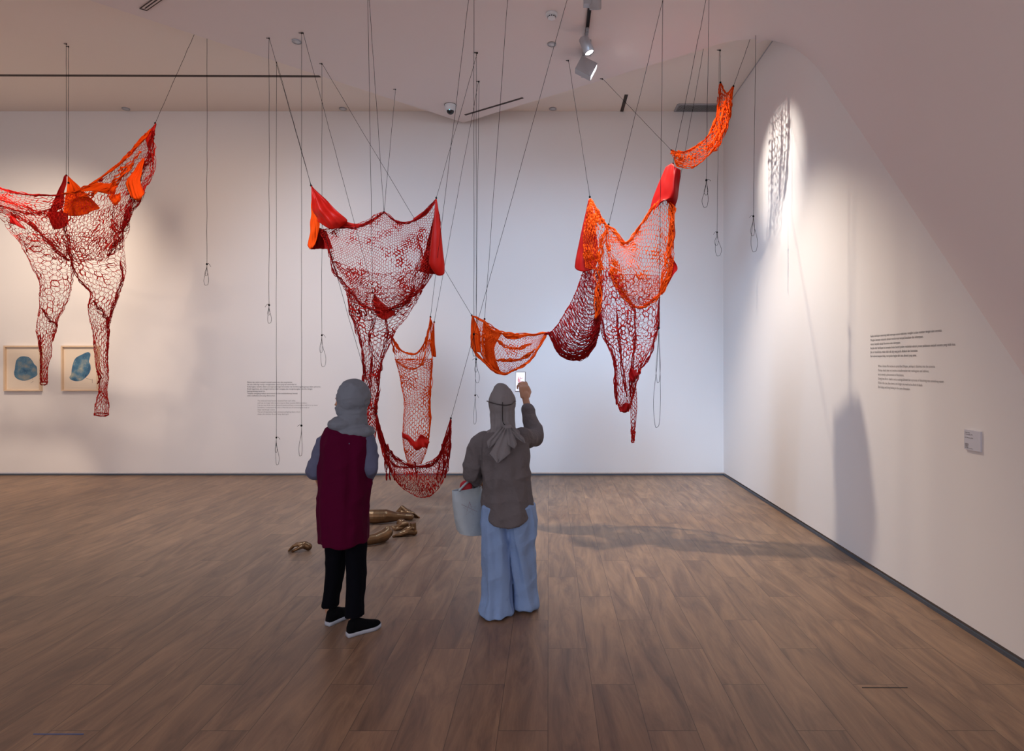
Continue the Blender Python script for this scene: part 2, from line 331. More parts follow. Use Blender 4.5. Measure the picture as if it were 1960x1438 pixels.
# ------------------------------------------------------------------ cords
def bez(pts, n=10):                                    # Catmull-Rom through points
    pts = [V(p) for p in pts]; out = []
    for i in range(len(pts)-1):
        p0 = pts[max(i-1, 0)]; p1 = pts[i]; p2 = pts[i+1]; p3 = pts[min(i+2, len(pts)-1)]
        for k in range(n):
            t = k/n; out.append(.5*((2*p1)+(p2-p0)*t+(2*p0-5*p1+4*p2-p3)*t*t+(3*p1-p0-3*p2+p3)*t**3))
    out.append(pts[-1]); return out
CR = .0023
def cord(top, bot, label, loop=None, hook=True, group=None, sag=0, kind=0):
    top, bot = V(top), V(bot); rnd = random.Random(int(bot.x*1000))
    n = 14; pts = []
    for i in range(n+1):
        p = top.lerp(bot, i/n)
        if 0 < i < n: p = p+V((rnd.uniform(-1, 1), rnd.uniform(-1, 1), 0))*.0022
        pts.append(p)
    g = G(); g.tube(pts, CR, 5)
    o = g.make('hanging_cord', M['cord'], origin=bot); tag(o, label, 'cord', group)
    if hook:
        g = G(); g.tube([top+V((0, 0, .002)), top+V((0, 0, -.018))], .005, 6); g.tube([top+V((-.03, 0, -.006)), top+V((.006, 0, -.009))], .004, 5)
        g.make('ceiling_hook', M['cord'], o, origin=top)
    g = G(); g.lathe(bot, [(.003, -.012), (.010, -.007), (.011, 0), (.008, .009), (.003, .013)], 10); g.make('knot', M['cord'], o, origin=bot)
    if loop:
        H, wd = loop
        g = G()
        ns = 2 if kind != 1 else 1
        for j in range(ns):
            h = H*(1 if j == 0 else .55); ww = wd*(1 if j == 0 else .6); s = rnd.uniform(-.3, .3)
            path = [bot, bot+V((-ww*.15, .004, -h*.3)), bot+V((-ww*.5+s*ww, .006, -h*.72)), bot+V((-ww*.3+s*ww, .0, -h*.97)), bot+V((s*ww, 0, -h)), bot+V((ww*.35+s*ww, 0, -h*.95)), bot+V((ww*.5+s*ww, -.004, -h*.70)), bot+V((ww*.12, -.006, -h*.3)), bot]
            g.tube(bez(path, 6), CR*.9, 5)
        sg = rnd.choice((-1, 1)); g.tube(bez([bot, bot+V((sg*.02, 0, .008)), bot+V((sg*.045, 0, -.006-rnd.random()*.03))], 5), CR*.9, 5)
        g.make('tied_loop', M['cord'], o, origin=bot)
    return o
def vert(x, ytop, h, Y, ybot, label, loop, hook=True, kind=0, xb=None):
    if Y is None: Y = on_h(x, ytop, h).y
    X = (x-CX)/F*Y; top = V((X, Y, EYE+h)); b = P(xb or x, ybot, Y)
    return cord(top, b, label, (loop[0]/F*Y, loop[1]/F*Y) if loop else None, hook, kind=kind)
LO = 'free hanging black cords with tied loops'
vert(396, 0, HU, 7.1, 506, 'loose black looped cord hanging between the left net and the wall text', (40, 10))
vert(515, 72, HS, None, 584, 'short loose black looped cord ending above the left edge of the back wall text', (35, 8))
vert(529, 0, HU, 7.5, 838, 'long loose black cord with knotted chain loop crossing the back wall text', (52, 7))
vert(577, 62, HS, None, 815, 'long loose black cord with slim loop left of the maroon visitor', (58, 7), kind=1)
vert(616, 121, HS, None, 642, 'loose black looped cord under the left leather flap of the centre net', (60, 10))
vert(911.5, 100, HS, None, 688, 'loose black looped cord behind the left tip of the orange sling', (45, 8))
vert(917, 155, HS, None, 757, 'loose black cord with slim loop left of the taupe scarf', (55, 6), kind=1, xb=909.5)
vert(907, 0, HS, 5.95, 640, 'black cord in front of the orange sling tip, coming from the top of the photo', (42, 6), hook=False, kind=1)
vert(1269, 0, HS, 6.0, 628, 'loose black cord with the longest hanging loop, right of the right net', (190, 13), xb=1261)
vert(1357, 0, HS, 6.0, 345, 'loose black looped cord crossing in front of the ceiling grille', (52, 11), xb=1352)
vert(1377, 95, HU, None, 445, 'loose black looped cord hanging in the corner right of the leather strap', (45, 11), xb=1372.5)
vert(1447, 0, HU, 6.75, 414, 'loose black looped cord hanging before the bright patch on the right wall', (68, 12), xb=1442)
YC = 7.0; YR = 6.3; YLn = 7.32; YT = 7.2; YO = 7.0; YK = 6.9; YNn = 7.15
def out_top(x, Y): return V(((x-CX)/F*Y, Y, ZS))
cord(on_h(127, 83, HU), P(127, 336, YLn), 'straight cord holding up the middle peak of the left net')
cord(on_h(131, 88, HU), P(131, 350, YLn+.1), 'second straight cord just right of the one on the left net middle peak')
cord(on_h(376, 56, HU), P(297, 236, YLn), 'slanting cord holding up the right tip of the left net')
cord(on_h(515, 72, HS), P(595, 355, YC), 'slanting cord from lowered ceiling to the left leather flap of the centre net')
cord(on_h(526, 105, HU), P(596, 356, YC), 'slanting cord from the upper ceiling to the left leather flap of the centre net')
cord(on_h(580, 62, HS), P(716, 566, YC), 'long slanting cord crossing the centre net down to its middle fold')
cord(on_h(616, 121, HS), P(903, 604, YO), 'very long diagonal cord from the ceiling to the left tip of the orange sling')
cord(out_top(704, 6.0), P(713, 560, YC), 'upright cord crossing the centre net from the top of the photo', hook=False)
cord(out_top(705, 5.9), P(735, 406, YC), 'nearly upright cord to the middle peak of the centre net from the top', hook=False)
cord(on_h(757, 170, HS), P(735, 406, YC), 'cord from behind to the middle peak of the centre net')
cord(out_top(899, 5.95), P(824, 607, YNn), 'long cord from the top of the photo to the narrow tube net', hook=False)
cord(on_h(914, 100, HS), P(835, 379, YC), 'slanting cord to the right leather flap of the centre net')
cord(on_h(916, 155, HS), P(831, 617, YNn+.05), 'slanting cord to the right tip of the narrow tube net')
cord(out_top(973, 5.95), P(927.5, 611, YO), 'slanting cord to the second peak of the orange sling', hook=False)
cord(out_top(1090, 5.95), P(863, 801, YK), 'longest diagonal cord from the top of the photo to the crescent net', hook=False)
cord(on_h(1088, 115, HS), P(1129, 377, YR-.0012*(1129-1165)), 'slanting cord to the left tip of the right net')
cord(on_h(1153, 150, HS), P(1285, 288, YT), 'slanting cord to the lower left end of the small top net')
cord(out_top(1273, 5.95), P(1165, 430, YR), 'slanting cord to the middle peak of the right net', hook=False)
cord(out_top(1356, 5.9), P(1288, 314, YR-.0012*(1288-1165)), 'slanting cord to the top of the upright leather strap', hook=False)
cord(on_h(1349, 80, HU), P(1289, 413, YR-.0012*(1289-1165)), 'slanting cord passing behind the leather strap to the right edge of the right net')
cord(on_h(1379, 95, HU), P(1379, 158, YT), 'short upright cord to the left tip of the small top net')
cord(on_h(1441, 60, HU), P(1404, 165, YT-.35), 'short slanting cord to the right tip of the small top net')
cord(P(596, 358, YC), P(720.5, 793, YK), 'cord from the left leather flap down to the left tip of the crescent net', hook=False)

# ------------------------------------------------------------------ netting
def cr1(pts, t):
    n = len(pts)-1; x = min(max(t, 0), 1)*n; i = min(int(x), n-1); t = x-i
    p0 = pts[i-1] if i > 0 else pts[0]*2-pts[1]; p1 = pts[i]; p2 = pts[i+1]; p3 = pts[i+2] if i+2 <= n else pts[n]*2-pts[n-1]
    return .5*((2*p1)+(p2-p0)*t+(2*p0-5*p1+4*p2-p3)*t*t+(3*p1-p0-3*p2+p3)*t**3)
SK = [0, 0]
def Q_(x, y, Y): return P(x, y, Y+SK[0]*(x-SK[1]))
def sheet(rows, Y):                                     # rows of (px, py, depth offset)
    R = [[Q_(q[0], q[1], Y+(q[2] if len(q) > 2 else 0)) for q in r] for r in rows]
    return lambda u, v: cr1([cr1(r, u) for r in R], v)
def tube(rows, Y, dep=.5):                              # rows of (y, x left, x right[, tilt]) ; depth radius = dep * half width
    R = []
    for q in rows:
        tl = q[3] if len(q) > 3 else 0
        a = Q_(q[1], q[0]+tl, Y); b = Q_(q[2], q[0]-tl, Y); R.append((a, b))
    A = [r[0] for r in R]; B = [r[1] for r in R]
    def S(u, v):
        a = cr1(A, v); b = cr1(B, v); m = (a+b)/2; h = (b-a)/2; t = 2*PI*u
        return m+h*math.cos(t)+V((0, h.length*dep*math.sin(t), 0))
    return S
def net(g, S, nu, nv, closed=False, wd=.0062, th=.0022, jit=.16, amp=.02, nf=5, warp=.5, seed=1, thick=1.6, hexr=.16, skip=0, ew=1):
    wd = wd*.84; e0 = 1+.7*ew; e1 = 1+.8*ew
    rnd = random.Random(seed); so = V((seed*7.3, seed*3.1, seed*1.7)); nd = {}; NU = nu if closed else nu+1
    for i in range(NU):
        for j in range(nv+1):
            s = 1 if (i+j) % 2 == 0 else -1
            u = i+s*hexr+rnd.uniform(-jit, jit); v = j+rnd.uniform(-jit, jit)
            q = V((u/nu*4, v/nv*4, 0))+so
            u += warp*noise.noise(q)*1.6; v += warp*noise.noise(q+V((9, 4, 2)))*1.6
            if not closed: u = min(max(u, 0), nu)
            v = min(max(v, 0), nv)
            if not closed and i in (0, nu): u = i
            if j in (0, nv): v = j
            p = S((u/nu) % 1.0 if closed else u/nu, v/nv)
            d = noise.noise_vector(p*nf+so)*amp+noise.noise_vector(p*nf*3.1+so)*amp*.45
            nd[i, j] = p+V((d.x*.6, d.y*1.6, d.z*.6))
    def strand(a, b, k=1):
        t = b-a; L = t.length
        if L < 1e-4: return
        t /= L; r = V((rnd.uniform(-1, 1), rnd.uniform(-1, 1)*1.3, rnd.uniform(-1, 1))); n = t.cross(r)
        if n.length < 1e-3: return
        n.normalize(); m = t.cross(n)
        q = (a+b)/2
        f = noise.noise(q*6+so)+.35*rnd.uniform(-1, 1)
        w_ = wd*k*(1+thick*max(0, f-.12)*2.2)*.5; t_ = th*.5
        mid = q+n*rnd.uniform(-.10, .10)*L+m*rnd.uniform(-.14, .14)*L
        vs = []
        for p, s in ((a-t*t_, .85), (mid, 1.0), (b+t*t_, .85)):
            vs += [p+n*w_*s+m*t_, p-n*w_*s+m*t_, p-n*w_*s-m*t_, p+n*w_*s-m*t_]
        g.add(vs, [(0, 1, 5, 4), (1, 2, 6, 5), (2, 3, 7, 6), (3, 0, 4, 7), (4, 5, 9, 8), (5, 6, 10, 9), (6, 7, 11, 10), (7, 4, 8, 11), (3, 2, 1, 0), (8, 9, 10, 11)])
    for i in range(NU):
        for j in range(nv+1):
            if j < nv and rnd.random() >= skip:
                edge_ = (not closed) and i in (0, nu)
                strand(nd[i, j], nd[i, j+1], e1 if edge_ else 1)
            if (i+j) % 2 == 0:
                i2 = (i+1) % nu if closed else i+1
                if (closed or i < nu) and rnd.random() >= skip: strand(nd[i, j], nd[i2, j], e0 if j in (0, nv) else 1)
            elif j in (0, nv):
                i2 = (i+1) % nu if closed else i+1
                if closed or i < nu: strand(nd[i, j], nd[i2, j], e0)
def rope(g, pts, Y, n=5, rad=.02, wd=.008, seed=3, dY=0):
    g.mark(); rnd = random.Random(seed); path = bez([Q_(q[0], q[1], Y+(q[2] if len(q) > 2 else 0)+dY) for q in pts], 8); m = len(path)
    for s in range(n):
        ph = rnd.uniform(0, 6.28); fr = rnd.uniform(3, 8); pts2 = []
        for i, p in enumerate(path):
            e = min(1, i/4, (m-1-i)/4)+.15
            nn = noise.noise_vector(p*9+V((s*5, seed, 0)))
            pts2.append(p+V((math.cos(ph+fr*i/m*3), math.sin(ph+fr*i/m*3)*1.0, math.sin(ph*2+fr*i/m*4)))*rad*.6*e+nn*rad*1.3*e)
        rr = [wd*.5*(.55+.9*abs(noise.noise(p*14+V((s, 0, 0))))) for p in pts2]
        # flat ribbon
        vs = []
        for i, p in enumerate(pts2):
            t = (pts2[min(i+1, m-1)]-pts2[max(i-1, 0)]).normalized(); r = V((math.sin(ph+i*.5), math.cos(ph+i*.37), .4)); a = t.cross(r).normalized(); b = t.cross(a)
            vs += [p+a*rr[i]*1.5+b*.0012, p-a*rr[i]*1.5+b*.0012, p-a*rr[i]*1.5-b*.0012, p+a*rr[i]*1.5-b*.0012]
        fs = [(i*4+k, i*4+(k+1) % 4, (i+1)*4+(k+1) % 4, (i+1)*4+k) for i in range(m-1) for k in range(4)]+[(3, 2, 1, 0), (m*4-4, m*4-3, m*4-2, m*4-1)]
        g.add(vs, fs)
def leather(g, rows, Y, nu=26, nv=26, th=.0025, amp=.016, nf=8, seed=2):
    g.mark(); S = sheet(rows, Y); so = V((seed*3.7, seed, 0)); pt = []
    for j in range(nv+1):
        for i in range(nu+1):
            p = S(i/nu, j/nv); d = noise.noise_vector(p*nf+so)*amp; fo = (1-abs(noise.noise(V((i/nu*4.5, j/nv*1.3, seed*2.1))))*3)*amp*.9; pt.append(p+V((d.x*.25, d.y*1.5+fo, d.z*.25)))
    W_ = nu+1; nrm = []
    for j in range(nv+1):
        for i in range(nu+1):
            a = pt[j*W_+min(i+1, nu)]-pt[j*W_+max(i-1, 0)]; b = pt[min(j+1, nv)*W_+i]-pt[max(j-1, 0)*W_+i]; n = a.cross(b)
            nrm.append(n.normalized() if n.length > 1e-9 else V((0, 1, 0)))
    k = len(pt); vs = pt+[p+n*th for p, n in zip(pt, nrm)]; fs = []
    for j in range(nv):
        for i in range(nu):
            a = j*W_+i; fs.append((a, a+1, a+W_+1, a+W_)); fs.append((k+a, k+a+W_, k+a+W_+1, k+a+1))
    bd = [i for i in range(nu)]+[j*W_+nu for j in range(nv)]+[nv*W_+i for i in range(nu, 0, -1)]+[j*W_ for j in range(nv, 0, -1)]
    for a, b in zip(bd, bd[1:]+bd[:1]): fs.append((a, k+a, k+b, b))
    g.add(vs, fs)
def thing(name, p, label, cat, group=None):
    o = empty(name, p); tag(o, label, cat, group); return o

# ---- centre net
T = thing('leather_net', P(735, 407, YC), 'large red cut-leather net hanging in the centre with two smooth red leather flaps', 'net sculpture')
g = G()
net(g, sheet([[(610, 442, .05), (650, 434), (700, 424), (735, 406), (768, 428), (800, 418), (835, 381)],
              [(622, 462, .05), (655, 465, -.06), (700, 462, -.10), (735, 450, -.08), (770, 455, -.08), (805, 450, -.05), (842, 440, .02)],
              [(636, 500, .05), (668, 505, -.10), (705, 505, -.16), (738, 498, -.16), (772, 500, -.12), (808, 498, -.08), (838, 500, .02)],
              [(655, 545, .05), (680, 550, -.10), (708, 552, -.16), (738, 548, -.16), (768, 548, -.12), (798, 540, -.08), (826, 530, .02)],
              [(672, 575, .03), (690, 585, -.05), (710, 592, -.10), (735, 593, -.10), (760, 585, -.08), (785, 570, -.03), (806, 556, .02)]], YC),
    52, 64, wd=.0052, amp=.022, seed=11, warp=1.3, thick=2.4)
g.make('netting', M['red'], T)
g = G(); net(g, sheet([[(640, 500, .1), (700, 520, .12), (780, 520, .12), (848, 490, .1)], [(668, 545, .1), (705, 560, .12), (765, 560, .12), (822, 535, .1)], [(676, 600, .05), (705, 610, .08), (745, 610, .1), (785, 585, .05)]], YC), 26, 18, wd=.006, amp=.035, seed=12, thick=2.5, ew=0, skip=.12)
net(g, tube([(556, 662, 808), (580, 668, 796), (605, 672, 780), (630, 680, 760), (655, 690, 748), (690, 694, 733), (715, 697, 727), (745, 692, 724), (775, 693, 722), (800, 697, 721), (822, 702, 720), (838, 706, 718)], YC), 28, 72, True, wd=.0056, amp=.018, seed=13, warp=1.0, thick=2.2, ew=0)
g.make('netting_leg', M['red'], T)
g = G()
for i, (pts, n, r) in enumerate((
    ([(628, 475), (640, 515), (655, 540), (668, 555), (690, 580), (705, 590)], 7, .022), ([(836, 395), (840, 440), (832, 490), (815, 530), (795, 560), (770, 585), (745, 592)], 7, .026),
    ([(705, 590), (725, 598), (750, 590), (775, 578), (800, 560)], 7, .022), ([(668, 555), (672, 600), (690, 650), (697, 700), (695, 760), (706, 830)], 6, .018),
    ([(716, 566), (716, 600), (708, 650), (712, 700), (706, 780)], 6, .022), ([(735, 600), (742, 640), (730, 690), (724, 740), (718, 800)], 6, .020),
    ([(800, 460), (805, 500), (795, 530), (788, 560)], 5, .03), ([(640, 436), (680, 436), (700, 428), (735, 407)], 6, .012), ([(735, 407), (768, 427), (800, 418), (834, 382)], 6, .010))):
    rope(g, pts, YC, n, r, seed=20+i, dY=-.02)
g.makes('rolled_hem', M['deep'], T)
g = G(); leather(g, [[(716, 566), (718, 566), (720, 568)], [(714, 580), (728, 580, -.05), (744, 590)], [(720, 595), (735, 592, -.06), (755, 596)], [(722, 606), (736, 612, -.05), (752, 604)]], YC, amp=.03, seed=5); g.make('gathered_patch', M['red'], T)
fl = []
g = G(); leather(g, [[(596, 356), (597, 357), (598, 358)], [(597, 378), (606, 376, -.05), (620, 378)], [(598, 402, .02), (615, 402, -.08), (645, 404)], [(606, 416, .02), (630, 424, -.07), (664, 420)], [(608, 424, .02), (636, 440, -.04), (661, 430, .02)]], YC-.05, seed=6)
leather(g, [[(650, 420), (680, 428, .02), (708, 424), (734, 407)], [(646, 434), (682, 436, -.02), (706, 429), (735, 409)]], YC+.02, amp=.012, seed=7)
leather(g, [[(790, 419), (812, 403), (832, 384)], [(793, 425), (816, 411, .02), (833, 388)]], YC+.03, amp=.006, seed=8)
g.makes('leather_panel', M['red'], T)['label'] = 'smooth red leather flap at the left shoulder'
g = G(); leather(g, [[(596, 358), (597, 358), (598, 360)], [(595, 400, .08), (599, 402, .02), (603, 405)], [(592, 440, .12), (601, 438, .0), (611, 420)], [(589, 470, .12), (595, 478, .04), (604, 462, 0), (612, 430)]], YC, seed=9)
g.makes('leather_panel', M['orange'], T)
g = G(); leather(g, [[(600, 430, .1), (612, 436, .1), (624, 442, .08)], [(592, 455, .1), (612, 455, .12), (628, 452, .08)], [(589, 472, .08), (610, 474, .12), (636, 474, .08)], [(597, 478, .06), (612, 476, .1), (634, 475, .08)]], YC, seed=10)
g.makes('leather_panel', M['deep'], T)
g = G()                                                 # right cone-shaped roll
R_ = []
for y, xl, xr in ((381, 833, 836), (420, 830, 842), (460, 825, 846), (490, 822, 849), (505, 821, 851), (522, 832, 851)):
    row = []
    for k in range(13):
        t = -PI*.98+PI*1.42*k/12; c = (xl+xr)/2; h = (xr-xl)/2; row.append((c-h*math.cos(t+PI), y+(6*math.sin(t+PI) if y > 500 else 0), h/F*YC*math.sin(t)*1.0))
    R_.append(row)
leather(g, R_, YC-.02, 30, 24, amp=.004, seed=14); g.make('rolled_leather', M['red'], T)['label'] = 'rolled red leather cone at the right shoulder'
g = G(); leather(g, [[(833, 400, .08), (834, 400, .08), (835, 402, .08)], [(822, 450, .1), (830, 450, .08), (838, 452, .06)], [(808, 500, .1), (820, 505, .08), (832, 500, .06)], [(801, 519, .08), (822, 524, .08), (845, 526, .04)]], YC, seed=15); g.makes('leather_panel', M['deep'], T)

# ---- narrow tube net below the centre net
T = thing('tube_net', P(824, 608, YNn), 'narrow orange-red tube net hanging between the centre net and the crescent net', 'net sculpture')
g = G()
net(g, sheet([[(748, 642, .04), (765, 668), (785, 677), (803, 673), (818, 640), (824, 607)], [(751, 660), (768, 684, -.05), (785, 697, -.06), (803, 690, -.05), (816, 660), (826, 630)], [(757, 690), (770, 702, -.05), (785, 706, -.06), (803, 702, -.05), (816, 690), (826, 665)]], YNn), 22, 8, wd=.0055, amp=.012, seed=31)
net(g, tube([(688, 756, 828), (706, 762, 825), (735, 767, 824), (765, 773, 824), (800, 772, 822), (835, 771, 822), (862, 774, 817), (888, 780, 806)], YNn), 32, 60, True, wd=.0052, amp=.012, seed=32, warp=.9)
g.make('netting', M['orange'], T)
g = G(); rope(g, [(748, 643), (760, 664), (785, 677), (803, 672), (818, 640), (824, 608)], YNn, 5, .010, seed=33); rope(g, [(824, 610), (828, 650), (826, 700), (824, 760), (822, 830)], YNn, 5, .012, seed=34)
rope(g, [(757, 690), (785, 706), (810, 690), (824, 608)], YNn-.08, 4, .008, seed=35); g.makes('rolled_hem', M['orange'], T)
g = G(); leather(g, [[(827, 640), (829, 618), (831, 617)], [(824, 660), (829, 650), (832, 650)], [(825, 680), (830, 683), (834, 683)]], YNn, 12, 16, seed=36); g.make('leather_strip', M['orange'], T)
g = G(); leather(g, [[(768, 828), (782, 834, -.02), (795, 846, -.03), (806, 832, -.02), (823, 846)], [(770, 838), (784, 846, -.03), (797, 858, -.03), (808, 848, -.02), (820, 852)], [(776, 838), (787, 852, -.02), (798, 862, -.02), (810, 856, -.01), (817, 860)]], YNn-.08, 30, 12, amp=.02, seed=37); g.make('torn_leather_band', M['red'], T)

# ---- crescent net
T = thing('crescent_net', P(721, 794, YK), 'crescent-shaped red net slung lowest, its pouch hanging just above the floor', 'net sculpture')
g = G()
net(g, sheet([[(721, 794), (735, 845), (755, 875), (780, 890), (805, 894), (832, 884), (850, 852), (863, 803)],
              [(722, 820, .03), (735, 872, -.04), (757, 902, -.08), (785, 915, -.10), (807, 918, -.10), (832, 908, -.08), (850, 880, -.04), (863, 830, .03)],
              [(722, 830, .03), (740, 890, -.02), (762, 925, -.05), (785, 945, -.06), (805, 953, -.06), (830, 945, -.05), (853, 910, -.02), (863, 852, .03)]], YK), 74, 17, wd=.0056, amp=.016, seed=41, warp=.5)
net(g, sheet([[(724, 810, .05), (745, 868, .08), (790, 893, .1), (840, 872, .08), (861, 820, .05)], [(728, 850, .05), (755, 915, .1), (795, 940, .12), (838, 925, .1), (862, 860, .05)]], YK), 40, 8, wd=.006, amp=.02, seed=42, ew=0)
g.make('netting', M['red'], T)
g = G()
for i, p in enumerate(([(721, 794), (735, 845), (755, 875), (780, 890), (805, 894), (832, 884), (850, 852), (863, 803)], [(721, 795), (726, 830), (735, 865), (752, 905)], [(863, 805), (861, 845), (857, 890), (852, 915)], [(725, 825), (748, 885), (790, 897)])):
    rope(g, p, YK-.02, 8 if i == 0 else 4, .016, .010, seed=43+i)
for k, x in enumerate((735, 742, 750, 792, 838, 846)): rope(g, [(x, 850 if x < 745 or x > 840 else 885), (x+3, 890), (x+5 if x < 800 else x-3, 920)], YK-.05, 3, .010, .012, seed=60+k)
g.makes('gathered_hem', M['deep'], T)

# ---- orange sling
T = thing('sling_net', P(903, 605, YO), 'bright orange leather and net sling hanging above the visitor with the phone', 'net sculpture')
g = G()
net(g, sheet([[(912, 612, .05), (928, 616), (945, 630), (968, 640), (1000, 641), (1022, 640), (1047, 637)], [(914, 640, .02), (928, 645, -.06), (950, 662, -.10), (975, 668, -.10), (1000, 662, -.08), (1024, 652, -.04), (1047, 639)],
              [(918, 670, .02), (932, 678, -.04), (955, 695, -.10), (978, 694, -.10), (1003, 680, -.08), (1025, 662, -.03), (1046, 642)], [(926, 690, .02), (940, 702), (957, 714, -.03), (980, 711, -.03), (1005, 697, -.03), (1028, 672), (1045, 646)]], YO), 50, 26, wd=.0052, amp=.012, seed=51, hexr=.1)
g.make('netting', M['orange'], T)
g = G()
for i, p in enumerate(([(903, 605), (928, 617), (945, 630), (968, 640), (1000, 641), (1047, 637)], [(902, 640), (908, 672), (935, 700), (957, 715), (980, 711), (1005, 697), (1028, 672), (1046, 640)], [(927, 612), (925, 650), (930, 690), (945, 708)], [(940, 640), (965, 662), (990, 668), (1018, 658)], [(950, 690), (975, 690), (1000, 687), (1025, 668)])):
    rope(g, p, YO-.05, 6, .014, .012, seed=52+i)
g.makes('rolled_hem', M['orange'], T)
g = G(); leather(g, [[(903, 605), (904, 605), (906, 606)], [(901, 625, .03), (909, 625, -.02), (918, 635)], [(902, 650, .03), (911, 652, -.04), (920, 660)], [(907, 672, .02), (914, 674, -.02), (922, 676)]], YO, seed=57)
leather(g, [[(926, 618), (940, 630), (960, 640)], [(927, 655, -.04), (940, 665, -.08), (946, 668, -.08)], [(930, 690, -.02), (942, 698, -.06), (955, 705, -.05)], [(938, 702), (950, 710, -.02), (962, 714)]], YO+.02, 14, 26, amp=.015, seed=58)
leather(g, [[(960, 639), (985, 641), (1015, 640)], [(968, 648, -.02), (985, 650, -.04), (1000, 646, -.02)]], YO-.01, amp=.012, seed=59)
g.makes('leather_panel', M['orange'], T)

# ---- dark swag
T = thing('swag_net', P(1150, 500, YR+.2), 'dark red draped net swag hanging between the orange sling and the right net', 'net sculpture')
g = G(); YD = YR+.15
SW = sheet([[(1122, 505), (1132, 512, -.03), (1142, 512, -.03), (1152, 500)], [(1110, 540), (1124, 570, -.08), (1140, 575, -.08), (1152, 545)], [(1094, 578), (1112, 615, -.12), (1134, 620, -.12), (1150, 580)],
            [(1078, 606), (1100, 645, -.14), (1128, 648, -.14), (1148, 612)], [(1062, 628), (1085, 668, -.10), (1120, 670, -.10), (1146, 635)], [(1050, 640), (1075, 682), (1115, 688), (1142, 656)]], YD)
net(g, SW, 14, 64, wd=.0052, amp=.012, seed=61, hexr=.05, thick=2)
net(g, lambda u, v: SW(u, v)+V((0, .05, .0)), 10, 40, wd=.006, amp=.02, seed=62, hexr=.05)
for k in range(26):
    v = .04+.95*k/25; pts = [SW(u/8, v) for u in range(9)]
    px = [((p.x/p.y)*F+CX, CY-(p.z-EYE)/p.y*F, p.y-YD-.02) for p in pts]
    rope(g, px, YD, 3 if k < 23 else 7, .011, .0065, seed=70+k)
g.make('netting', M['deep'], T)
g = G(); rope(g, [(1042, 641), (1050, 638), (1058, 636)], YD-.02, 6, .012, .010, seed=90); g.make('tied_end', M['deep'], T)

# ---- right net
SK[:] = [-.0012, 1165]
T = thing('leather_net', P(1165, 430, YR), 'large red-orange net at right with a tall upright red leather strap and a thin tail', 'net sculpture')
g = G()
net(g, sheet([[(1163, 434), (1180, 447), (1198, 467), (1220, 442), (1240, 412), (1262, 384), (1282, 380)],
              [(1162, 460, .0), (1182, 480, -.08), (1202, 492, -.12), (1222, 478, -.12), (1244, 455, -.10), (1268, 438, -.05), (1290, 430, .02)],
              [(1164, 490, .0), (1185, 515, -.10), (1206, 528, -.16), (1226, 522, -.16), (1250, 505, -.12), (1272, 488, -.06), (1290, 478, .02)],
              [(1172, 525, .0), (1190, 548, -.08), (1208, 562, -.14), (1226, 560, -.14), (1250, 545, -.10), (1270, 525, -.05), (1286, 515, .02)],
              [(1182, 548, .0), (1197, 572, -.03), (1212, 585, -.06), (1228, 586, -.06), (1248, 576, -.05), (1266, 558, -.02), (1280, 535, .02)]], YR), 38, 46, wd=.0052, amp=.016, seed=81, warp=1.2, thick=2.2)
g.make('netting', M['orange'], T)
g = G()
net(g, sheet([[(1130, 380), (1131, 381), (1133, 382)], [(1122, 420, -.02), (1134, 418, -.08), (1150, 415)], [(1116, 455), (1136, 455, -.1), (1163, 440)], [(1119, 488), (1138, 490, -.1), (1166, 480)], [(1122, 512), (1142, 515, -.06), (1168, 515)]], YR-.03), 16, 24, wd=.0066, amp=.03, seed=82, thick=2.5)
g.make('netting_shoulder', M['orange'], T)
g = G()
net(g, tube([(530, 1152, 1262), (560, 1147, 1263), (590, 1146, 1262), (620, 1148, 1260), (645, 1155, 1256), (665, 1165, 1246), (690, 1174, 1234), (715, 1177, 1224), (745, 1177, 1214), (770, 1179, 1210), (788, 1188, 1204)], YR+.05), 36, 50, True, wd=.0055, amp=.02, seed=83, warp=1.2, thick=2.2, ew=0)
net(g, sheet([[(1122, 505, .05), (1140, 515), (1165, 520), (1200, 560, .1)], [(1130, 540, .05), (1146, 560), (1170, 570), (1215, 590, .1)], [(1148, 600, .05), (1160, 610), (1180, 620), (1220, 630, .1)]], YR), 16, 14, wd=.0065, amp=.04, seed=84, thick=2, ew=0)
g.make('netting_leg', M['red'], T)
g = G(); net(g, tube([(728, 1203, 1216), (760, 1207, 1219), (790, 1207, 1219), (820, 1208, 1216), (847, 1209, 1214)], YR+.03), 9, 30, True, wd=.0055, amp=.004, seed=85); g.make('net_tail', M['red'], T)
g = G()
for i, (p, n, r) in enumerate((([(1163, 432), (1180, 446), (1198, 466), (1220, 441), (1240, 411), (1255, 392)], 7, .012), ([(1168, 515), (1180, 545), (1197, 572), (1214, 587), (1232, 587), (1252, 575), (1268, 555), (1280, 530)], 8, .018),
      ([(1163, 435), (1150, 470), (1148, 510), (1146, 560), (1140, 610)], 9, .03), ([(1282, 385), (1286, 420), (1280, 470), (1276, 510), (1262, 560)], 9, .03), ([(1130, 380), (1140, 402), (1152, 420), (1163, 434)], 6, .012))):
    rope(g, p, YR-.03, n, r, .010, seed=100+i)
g.makes('rolled_hem', M['orange'], T)
g = G()
for i, (p, n, r) in enumerate((([(1150, 600), (1158, 645), (1174, 680), (1178, 730), (1180, 775)], 6, .014), ([(1180, 590), (1184, 640), (1190, 700), (1200, 760)], 5, .012), ([(1215, 590), (1216, 640), (1210, 700), (1206, 760)], 5, .014), ([(1262, 570), (1258, 630), (1244, 680), (1228, 705)], 5, .010))):
    rope(g, p, YR-.02, n, r, .008, seed=110+i)
